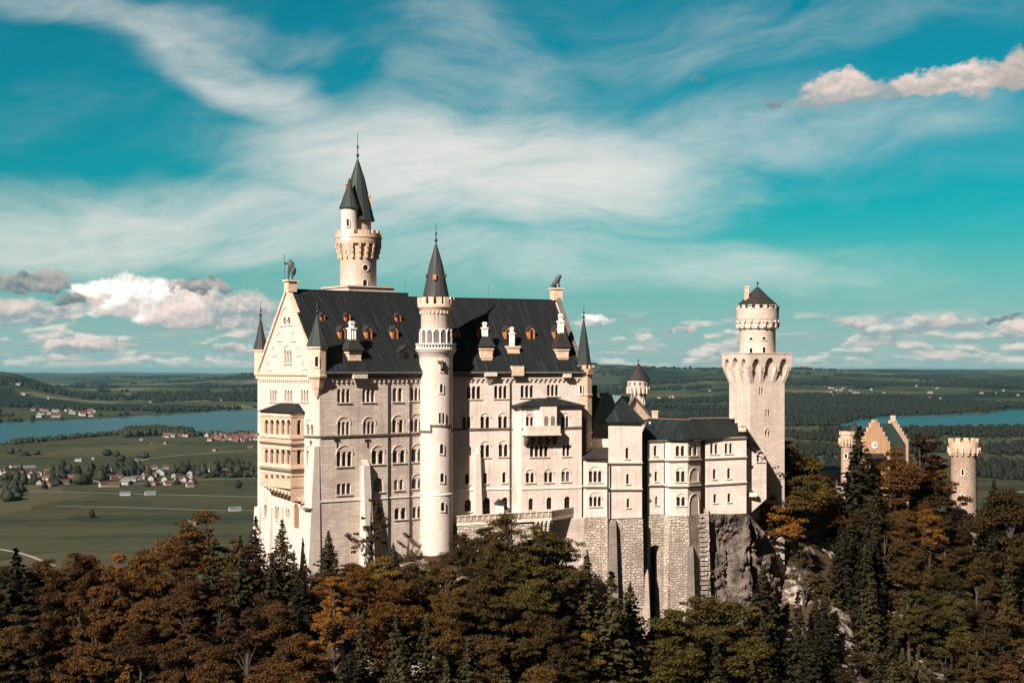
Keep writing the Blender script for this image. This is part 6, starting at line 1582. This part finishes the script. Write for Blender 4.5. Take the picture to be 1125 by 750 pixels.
# named trees, placed first
hero = [('spruce', 'dark green', 310, 572, 246, 16, 'slim dark spruce with its tip before the foot of the gable front'),
        ('spruce', 'dark green', 281, 568, 249, 14, 'dark spruce at the outer left foot of the gable front'),
        ('spruce', 'dark green', 361, 584, 244, 12.5, 'narrow spruce against the south wall just right of the corner buttress'),
        ('sparse', 'brown', 408, 538, 251, 17, 'tall thinly leaved brown tree in front of the palace wall left of the stair tower'),
        ('broad', 'golden', 418, 612, 243, 14, 'bright golden maple below the left part of the palace wall'),
        ('broad', 'orange', 438, 640, 236, 10, 'small orange tree under the golden maple'),
        ('spruce', 'dark green', 432, 596, 249, 10, 'small pointed spruce below the two downpipes of the palace'),
        ('broad', 'brown', 562, 569, 256, 16, 'large dome-shaped brown beech hiding the foot of the terrace'),
        ('broad', 'brown', 506, 588, 257, 12, 'brown tree close to the right foot of the round stair tower'),
        ('broad', 'golden', 612, 592, 261, 12, 'golden tree under the right end of the terrace corbels'),
        ('broad', 'olive', 528, 580, 256, 13, 'olive green tree right of the stair tower foot'),
        ('broad', 'olive', 594, 577, 257, 13, 'dark olive tree below the terrace corbels'),
        ('spruce', 'dark green', 645, 606, 258, 17, 'dark spruce rising before the rough masonry under the polygonal bay'),
        ('spruce', 'dark green', 672, 630, 254, 16, 'dark spruce before the square stair block masonry'),
        ('spruce', 'dark green', 622, 618, 256, 13, 'short spruce under the right end of the terrace'),
        ('spruce', 'dark green', 692, 640, 262, 16, 'spruce at the foot of the dark arched gully'),
        ('sparse', 'olive', 754, 652, 268, 13, 'loose olive tree before the rough masonry right of the gully'),
        ('broad', 'olive', 744, 676, 264, 10, 'low olive bushy tree at the mouth of the gully'),
        ('broad', 'golden', 860, 490, 298, 18, 'tall golden-brown tree at the foot of the square tower'),
        ('broad', 'olive', 852, 503, 301, 16, 'olive-brown tree pressed against the base of the square tower'),
        ('broad', 'golden', 874, 500, 304, 15, 'golden tree just right of the square tower foot, before the white wing'),
        ('broad', 'orange', 846, 548, 293, 13, 'orange tree right of the rock cliff'),
        ('sparse', 'orange', 836, 522, 292, 9, 'thin orange tree leaning over the cliff beside the square tower'),
        ('spruce', 'dark green', 944, 470, 308, 26, 'tallest dark spruce, its tip before the brick gatehouse turret'),
        ('broad', 'rust-brown', 1010, 478, 318, 21, 'big rust-coloured beech covering the right half of the gatehouse'),
        ('broad', 'orange', 985, 500, 314, 16, 'orange beech below the clock gable'),
        ('broad', 'rust-brown', 1020, 496, 322, 14, 'rust-brown beech left of the round gate tower'),
        ('broad', 'orange', 903, 536, 304, 12, 'orange-brown tree before the long white wing'),
        ('spruce', 'dark green', 1092, 528, 318, 15, 'dark pointed tree right of the round gate tower'),
        ('broad', 'brown', 1110, 545, 312, 14, 'brown tree at the far right below the pointed tree'),
        ('broad', 'brown', 232, 563, 246, 15, 'round dark brown beech standing highest on the left slope'),
        ('broad', 'rust-brown', 205, 578, 244, 13, 'rust-brown beech left of the highest beech on the slope'),
        ('broad', 'orange', 262, 600, 240, 12, 'orange-tinted beech below the highest beech on the left slope'),
        ('broad', 'olive', 790, 660, 270, 14, 'olive tree covering the foot of the grey rock face'),
        ('broad', 'golden', 817, 668, 272, 13, 'golden-olive tree at the right foot of the grey rock face'),
        ('spruce', 'dark green', 838, 622, 277, 16, 'dark spruce right of the grey rock face'),
        ('broad', 'brown', 769, 662, 268, 13, 'brown tree before the broken masonry edge beside the rock face'),
        ('broad', 'brown', 730, 684, 266, 12, 'brown tree closing the bottom of the dark gully'),
        ('spruce', 'dark green', 18, 604, 232, 18, 'dark spruce at the left edge of the picture')]
taken = []
for kind, col, px, ytop, D, h, lab in hero:
    X, Y = P(px, D); gz_ = G(X, Y); h2 = (Z(ytop, D) - gz_ + .3) * (1.10 if kind == 'broad' else 1.0)
    h2 = min(h2, 26 if kind != 'spruce' else 30)
    plant(kind, col, X, Y, max(6.0, h2), lab, GRP, wide=1.3 if kind == 'broad' else (1.25 if kind == 'spruce' else 1.1)); taken.append((X, Y))
marks = [(-999, 40, 'at the far left edge'), (40, 110, 'left of the lone farm track'), (110, 180, 'on the left slope facing the plain'), (180, 250, 'below the crest of the left slope'), (250, 300, 'left of the gable front'), (300, 350, 'below the gable front'),
         (350, 400, 'below the corner of the palace'), (400, 455, 'below the left palace wall'), (455, 505, 'below the round stair tower'), (505, 560, 'below the terrace parapet'), (560, 625, 'below the projecting palace bay'), (625, 670, 'below the polygonal bay'), (670, 712, 'below the square stair block'), (712, 775, 'below the dark gully'), (775, 830, 'below the grey rock face'), (830, 880, 'below the square tower'), (880, 930, 'below the long white wing'), (930, 985, 'below the clock gable'), (985, 1035, 'below the gatehouse roof'), (1035, 1080, 'below the round gate tower'), (1080, 9999, 'at the far right edge')]
adj = {'broad': 'bushy beech', 'spruce': 'pointed spruce', 'sparse': 'thin-leaved tree'}
blocked = []
cands = []
for k in range(6000):
    X = rng.uniform(-165, 195); yf = float(np.interp(X, LX, LY)); s_ = rng.uniform(-2 if (X < -62 or X > 68) else 3.5, 80)
    if X < -60: s_ = rng.uniform(-9, 80)
    if X > 66: s_ = rng.uniform(-10, 85)
    if 8 < X <= 66: s_ = rng.uniform(9 if X < 40 else 5, 85)
    cands.append((X, yf - s_, s_))
n_used = {}
cnt = 0
for X, Y, s_ in cands:
    px = CX + F * X / Y
    if px < -110 or px > 1300: continue
    sp_ = 4.1 if s_ < 40 else 5.4
    if any((X - a) ** 2 + (Y - b) ** 2 < sp_ ** 2 for a, b in taken): continue
    gz_ = G(X, Y)
    nz = vnoise(np.array([X]), np.array([Y]), 22, 31)[0]; nz2 = vnoise(np.array([X]), np.array([Y]), 14, 32)[0]
    left = px < 420
    if left: kind = 'spruce' if nz > .64 else 'broad'
    elif px < 800: kind = 'spruce' if nz > .46 else 'broad'
    else: kind = 'spruce' if nz > .58 else 'broad'
    if kind == 'broad' and rng.random() < .07: kind = 'sparse'
    h = rng.uniform(12, 18) if kind != 'spruce' else rng.uniform(13, 21)
    half = 14 if kind != 'spruce' else 4
    lim = max(sky_y(px - half), sky_y(px + half), sky_y(px)) + rng.uniform(0, 10)
    for a_, b_, w_, h_, D_ in OUT:
        if abs(px - a_) < w_ + 3 and Y < D_ + 1: lim = max(lim, b_ + h_ * .55 + rng.uniform(-14, 10))
    hm = Z(lim, Y) - gz_ + .3
    if hm < 2.2: continue
    h = min(h, hm)
    if kind == 'spruce' and h < 7: kind = 'broad'
    # leave the lit rock faces open
    ytop_ = HY - (gz_ + h) * F / Y
    if ytop_ > 765: continue
    ymid = HY - (gz_ + h * .5) * F / Y
    if abs(px - 716) < 6 and ymid < 700: continue
    if kind == 'spruce': col = 'dark green'
    elif left: col = 'orange' if nz2 > .72 else ('rust-brown' if nz2 > .42 else ('brown' if nz2 > .18 else 'olive'))
    elif px < 800: col = 'olive' if nz2 < .42 else ('golden' if nz2 > .74 else ('orange' if nz2 > .68 else 'brown'))
    else: col = 'orange' if nz2 > .74 else ('rust-brown' if nz2 > .58 else ('olive' if nz2 < .28 else 'brown'))
    if px > 820 and px < 900 and ymid < 620: col = 'golden' if nz2 > .4 else 'olive'
    mk = next(t for a, b, t in marks if a <= px < b)
    size = 'tall' if h > 14.5 else ('middling' if h > 10 else 'low')
    rowt = 'in the top row' if ytop_ < lim + 22 else ('halfway down' if ytop_ < 690 else 'at the bottom')
    lab = f"{size} {col} {adj[kind]} {rowt} {mk}"
    plant(kind, col, X, Y, h, lab, GRP, wide=(min(1.35, (15.5 / h) ** .45) if kind != 'spruce' else min(1.25, (17 / h) ** .4))); taken.append((X, Y)); cnt += 1
print('forest trees', cnt)

# ------------------------------------------------------------------ far trees: woods as one mass each, field trees one by one
def blob_proto(kind, seed):
    rs = np.random.RandomState(seed); V = []; Fq = []
    prof = [(0.12, 0.0), (.85, .18), (1.0, .42), (.8, .72), (.35, .95)] if kind == 'round' else [(.2, 0.0), (1.0, .12), (.7, .4), (.4, .7), (.05, 1.0)]
    n = 7
    for r, z in prof:
        for k in range(n):
            a = 6.283 * k / n; q = r * (.75 + .5 * rs.rand()); V.append((math.cos(a) * q, math.sin(a) * q, z + rs.randn() * .04))
    Fq = [(j * n + k, j * n + (k + 1) % n, (j + 1) * n + (k + 1) % n, (j + 1) * n + k) for j in range(len(prof) - 1) for k in range(n)]
    m_ = (len(prof) - 1) * n
    Fq += [(m_, m_ + 1, m_ + 2, m_ + 3), (m_, m_ + 3, m_ + 4, m_ + 5), (m_, m_ + 5, m_ + 6, m_)] if False else [(m_, m_ + 1, m_ + 2, m_ + 3), (m_ + 3, m_ + 4, m_ + 5, m_ + 6), (m_ + 6, m_, m_ + 3, m_ + 3)][:2]
    return np.array(V), np.array(Fq)
PR = [blob_proto('round', s) for s in range(5)] + [blob_proto('cone', 10 + s) for s in range(4)]
def wood(name, pts, label=None):
    """pts: X, Y, width, height, proto"""
    VV = []; FF = []; off = 0
    A = np.array([(p[0], p[1]) for p in pts]); zg_ = ground(A[:, 0], A[:, 1])
    for (X, Y, w, h, k), z in zip(pts, zg_):
        V, Fq = PR[k]; a = (X * 13.7 + Y) % 6.28; c, s_ = math.cos(a), math.sin(a)
        v = V * np.array([w / 2, w / 2, h]); v = np.stack([v[:, 0] * c - v[:, 1] * s_ + X, v[:, 0] * s_ + v[:, 1] * c + Y, v[:, 2] + z - .5], 1)
        VV.append(v); FF.append(Fq + off); off += len(V)
    me = tri_mesh(name, np.concatenate(VV), np.concatenate(FF), M['farwood'])
    o = bpy.data.objects.new(name, me); COL.objects.link(o); props(o, kind='stuff'); return o
r2 = random.Random(9)
def G2(px, py):
    D = 190 * F / (py - HY); return P(px, D)
pts_far = []; pts_mid = []
tries = 0
xs = np.array([r2.uniform(-60, 1190) for _ in range(90000)]); ds = np.array([math.exp(r2.uniform(math.log(4300), math.log(21000))) for _ in range(90000)])
Xs = (xs - CX) / F * ds
wn_ = vnoise(Xs, ds, 2300, 41) * .5 + vnoise(Xs, ds, 560, 42) * .35 + vnoise(Xs, ds, 200, 43) * .25
wl_ = vnoise(Xs, ds, 760, 44) * .65 + vnoise(Xs, ds, 210, 45) * .35; wn_ = np.where(xs < 600, wl_, wn_)
lm = lake_mask(Xs - 0, ds)
lm2 = np.maximum(lake_mask(Xs, ds + 60), lake_mask(Xs, ds - 60))
for px, D, X, w_, l_, l2 in zip(xs, ds, Xs, wn_, lm, lm2):
    if l_ > 0 or 285 < px < 640 and D < 15000: continue
    right = px > 600
    thr = .60 if not right else .60
    if right and D > 7000: thr = .60
    if not right and D < 5400 * (1 + 0 * px) and D < float(np.interp(px, *nearL)) + 10: 
        continue
    if l2 > 0 and r2.random() < (.3 if D > 5200 else .6): thr = .2        # wooded shores
    if w_ < thr: continue
    sc_ = 1 + max(0, (D - 6000) / 7000)
    pts_far.append((X, D, r2.uniform(15, 26) * sc_, r2.uniform(13, 23) * (1 + .25 * (sc_ - 1)), r2.randrange(9)))
    if len(pts_far) > 14000: break
wood('distant_woods', pts_far)
pts = []
for k in range(420):      # wooded spit on the lake shore and the tree line along the water
    px = r2.uniform(138, 212); py = r2.uniform(472.5, 478) + abs(px - 175) * .06; X, Y = G2(px, py)
    if lake_mask(np.array([X]), np.array([Y]))[0] > 0: continue
    pts.append((X, Y, r2.uniform(14, 24), r2.uniform(12, 24), r2.randrange(9)))
for k in range(330):
    px = r2.uniform(-30, 300); D = float(np.interp(px, *nearL)) - r2.uniform(15, 110) - 30; pts.append(((px - CX) / F * D, D, r2.uniform(10, 20), r2.uniform(6, 14), r2.randrange(9)))
wood('shore_woods', pts)
pts = []
# belts on the right-hand plain
for (xa, xb, ya, yb, n) in ((862, 1125, 500, 492, 220), (862, 930, 478, 484, 160), (1060, 1190, 512, 520, 170), (1070, 1190, 523, 526, 120), (860, 930, 515, 520, 130), (1000, 1190, 478, 480, 260), (900, 1190, 474.5, 476, 260), (1080, 1190, 496, 500, 90), (862, 925, 492, 496, 110), (860, 1000, 504, 510, 90)):
    for k in range(n):
        t = r2.random(); px = xa + (xb - xa) * t; py = ya + (yb - ya) * t + r2.gauss(0, 1.3); X, Y = G2(px, py)
        if lake_mask(np.array([X]), np.array([Y]))[0] > 0: continue
        pts.append((X, Y, r2.uniform(9, 20), r2.uniform(9, 22), r2.randrange(9)))
wood('field_woods', pts)
# trees one can count: proto meshes shared
TP = []
for i, (V, Fq) in enumerate(PR):
    me = tri_mesh('far_tree', V * np.array([.5, .5, 1.0]), Fq, M['farwood']); TP.append(me)
def field_tree(px, py, w, h, label, group, k=None):
    X, Y = G2(px, py); k = r2.randrange(9) if k is None else k
    o = bpy.data.objects.new('field_tree', TP[k]); COL.objects.link(o); o.location = (X, Y, G(X, Y) - .3); o.scale = (w, w, h); o.rotation_euler = (0, 0, r2.uniform(0, 6.28))
    props(o, label, 'tree', group); return o
field_tree(101, 568.5, 9, 11, 'single round tree standing alone in the open meadow', 'trees in the open meadows', 1)
for px, py in ((195, 532), (262, 536), (218, 522.5), (162, 534.5)): field_tree(px, py, 12, 13, 'small lone tree by the road edge of the village', 'trees in the open meadows')
vt = [(r2.gauss(c, s_), r2.uniform(a, b)) for c, s_, a, b, n in ((12, 14, 520, 535, 13), (60, 8, 522, 532, 10), (95, 14, 516, 533, 18), (133, 9, 512, 522, 10), (150, 12, 516, 528, 12), (210, 10, 515, 522, 10), (238, 10, 516, 521, 12), (262, 12, 513, 520, 18)) for _ in range(n)]
for px, py in vt: field_tree(px, py, r2.uniform(13, 24), r2.uniform(12, 22), 'dark tree growing between the houses of the village on the plain', 'trees in the village on the plain')
for k in range(26):
    px = 5 + abs(r2.gauss(0, 14)); py = r2.uniform(538, 554) - px * .15
    field_tree(px, py, r2.uniform(12, 20), r2.uniform(11, 19), 'dark tree in the grove at the left edge below the village', 'trees in the grove left of the village')
for px, py in ((128, 501), (133, 506), (118, 500), (158, 503), (154, 501.5), (40, 499), (28, 500), (20, 496), (12, 498), (100, 516)): field_tree(px, py, r2.uniform(16, 26), r2.uniform(10, 16), 'dark field tree in the meadows between village and lake', 'trees in the meadows by the lake')
for px in range(228, 290, 4): field_tree(px + r2.uniform(-2, 2), 524 + r2.uniform(-.7, .7), r2.uniform(10, 15), r2.uniform(8, 13), 'small orchard tree in the row right of the village', 'orchard trees right of the village')

# ------------------------------------------------------------------ villages
def house_proto(roofm, wallm, L=15, W=10, hw=5.5, hr=4.5):
    a = MB(); a.add([(-L / 2, -W / 2, -1), (L / 2, -W / 2, -1), (L / 2, W / 2, -1), (-L / 2, W / 2, -1), (-L / 2, -W / 2, hw), (L / 2, -W / 2, hw), (L / 2, W / 2, hw), (-L / 2, W / 2, hw), (-L / 2, 0, hw + hr), (L / 2, 0, hw + hr)],
          [(0, 1, 5, 4), (1, 2, 6, 9, 5), (2, 3, 7, 6), (3, 0, 4, 8, 7)])
    b = MB(); e = .8
    q = [(-L / 2 - e, -W / 2 - e, hw - .6), (L / 2 + e, -W / 2 - e, hw - .6), (L / 2 + e, 0, hw + hr + .1), (-L / 2 - e, 0, hw + hr + .1), (L / 2 + e, W / 2 + e, hw - .6), (-L / 2 - e, W / 2 + e, hw - .6)]
    b.add(q, [(0, 1, 2, 3), (3, 2, 4, 5)])
    o1 = a.build('wall', M[wallm]); o2 = b.build('roof', M[roofm]); r = (o1.data, o2.data); bpy.data.objects.remove(o1); bpy.data.objects.remove(o2); return r
HP = [house_proto('rooftile', 'plaster'), house_proto('rooftile', 'plaster', 18, 12, 6, 5), house_proto('rooftileb', 'plaster', 14, 10), house_proto('rooftileb', 'barn', 22, 12, 5, 5), house_proto('roofgrey', 'plaster', 26, 14, 6, 4), house_proto('rooftile', 'barn', 14, 10, 4, 5)]
COLN = ['red-roofed white', 'wide red-roofed white', 'brown-roofed white', 'long brown-roofed timber', 'large grey-roofed white', 'red-roofed timber']
def house(px, py, k, where, group, sc=1.0):
    X, Y = G2(px, py) if not isinstance(py, tuple) else P(px, py[0])
    t = thing('village_house', (X, Y, G(X, Y)), f'small {COLN[k]} house {where}', 'house', group); t.rotation_euler = (0, 0, r2.choice([.2, .5, 1.3, -.4, 1.8, 0]) + r2.uniform(-.2, .2)); t.scale = (sc * .82,) * 3
    for n_, me in (('wall', HP[k][0]), ('roof', HP[k][1])): o = bpy.data.objects.new(n_, me); COL.objects.link(o); o.parent = t
used = []
def scatter(n, fx, fy, where, group, sc=1.0, md=2.6, ks=(0, 0, 1, 1, 2, 2, 5, 3, 4)):
    c = 0; tr = 0
    while c < n and tr < 4000:
        tr += 1; px, py = fx(), fy()
        if any(abs(px - a) < md * 2.0 and abs(py - b) < md * .75 for a, b in used): continue
        used.append((px, py)); house(px, py, r2.choice(ks), where, group, sc); c += 1
HG = 'village houses on the plain'
scatter(34, lambda: r2.uniform(112, 212), lambda: r2.uniform(514, 535), 'in the middle of the village on the plain', HG)
scatter(16, lambda: r2.uniform(2, 36), lambda: r2.uniform(514, 526), 'at the left end of the village on the plain', HG)
scatter(18, lambda: r2.uniform(38, 80), lambda: r2.uniform(518, 534), 'in the left half of the village on the plain', HG)
scatter(6, lambda: r2.uniform(226, 250), lambda: r2.uniform(515, 520), 'behind the trees at the right end of the village', HG)
scatter(34, lambda: r2.uniform(228, 284), lambda: r2.uniform(478.5, 485.5), 'in the red-roofed village near the lake shore', 'houses of the village by the lake shore', 1.25, 1.5, (0, 1, 5, 0, 2))
scatter(8, lambda: r2.uniform(176, 206), lambda: r2.uniform(478.5, 481), 'below the wooded spit by the lake', 'houses by the wooded spit', 1.1, 1.5)
for px, py, k, w in ((166, 488, 5, 'alone in the meadow above the village'), (236, 495, 2, 'standing alone in the meadow right of the farm track'), (87, 506, 4, 'alone in the meadow left of the farm track'), (102, 504, 2, 'by the field trees left of the farm track'), (152, 506, 4, 'beside the farm track above the village'), (155, 484, 4, 'near the wooded spit'), (258, 561, 4, 'on the field road before the palace corner'), (212, 576, 3, 'behind the crest of the left slope'), (138, 544, 4, 'on the road below the village'), (165, 543.5, 4, 'on the straight road right of the village'), (275, 492, 3, 'just left of the palace in the meadow'), (182, 488, 2, 'beside the red farmhouse in the meadow')):
    house(px, py, k, w, 'farmhouses scattered over the meadows', .75)
# across the lake
def far_houses(n, x0, x1, d0, d1, where, group):
    for k in range(n):
        for _ in range(20):
            px = r2.uniform(x0, x1); D = r2.uniform(d0, d1); X = (px - CX) / F * D
            if lake_mask(np.array([X]), np.array([float(D)]))[0] == 0: break
        house(px, (D,), r2.choice((0, 1, 2, 4)), where, group, 1.5)
far_houses(26, 42, 108, 5700, 6500, 'in the village on the far lake shore', 'houses on the far lake shore')
far_houses(9, 0, 60, 6400, 8200, 'on the wooded hillside beyond the lake at the left', 'houses on the hillside beyond the lake')
far_houses(18, 110, 285, 6700, 9500, 'among the meadows beyond the lake', 'houses among the meadows beyond the lake')
far_houses(18, 905, 945, 8200, 9600, 'in the white village beyond the dark woods', 'houses of the village beyond the woods')
far_houses(12, 945, 1120, 7800, 10500, 'scattered over the far meadows on the right', 'houses on the far right meadows')
far_houses(7, 690, 800, 8000, 10500, 'on the far meadows between the two towers', 'houses between the towers')

# ------------------------------------------------------------------ air
def haze():
    m = bpy.data.materials.new('air'); m.use_nodes = True; nt = m.node_tree
    for n in list(nt.nodes): nt.nodes.remove(n)
    o = nt.nodes.new('ShaderNodeOutputMaterial'); v = nt.nodes.new('ShaderNodeVolumePrincipled')
    v.inputs['Color'].default_value = (0.30, 0.72, 0.86, 1); v.inputs['Density'].default_value = HAZE; v.inputs['Anisotropy'].default_value = 0.2
    nt.links.new(v.outputs[0], o.inputs['Volume'])
    b = MB().box((0, 30800, (-215 + 60) / 2), (170000, 61800, 60 + 215)); ob = b.build('haze', m); props(ob, kind='stuff')
HAZE = 1.15e-5
haze()
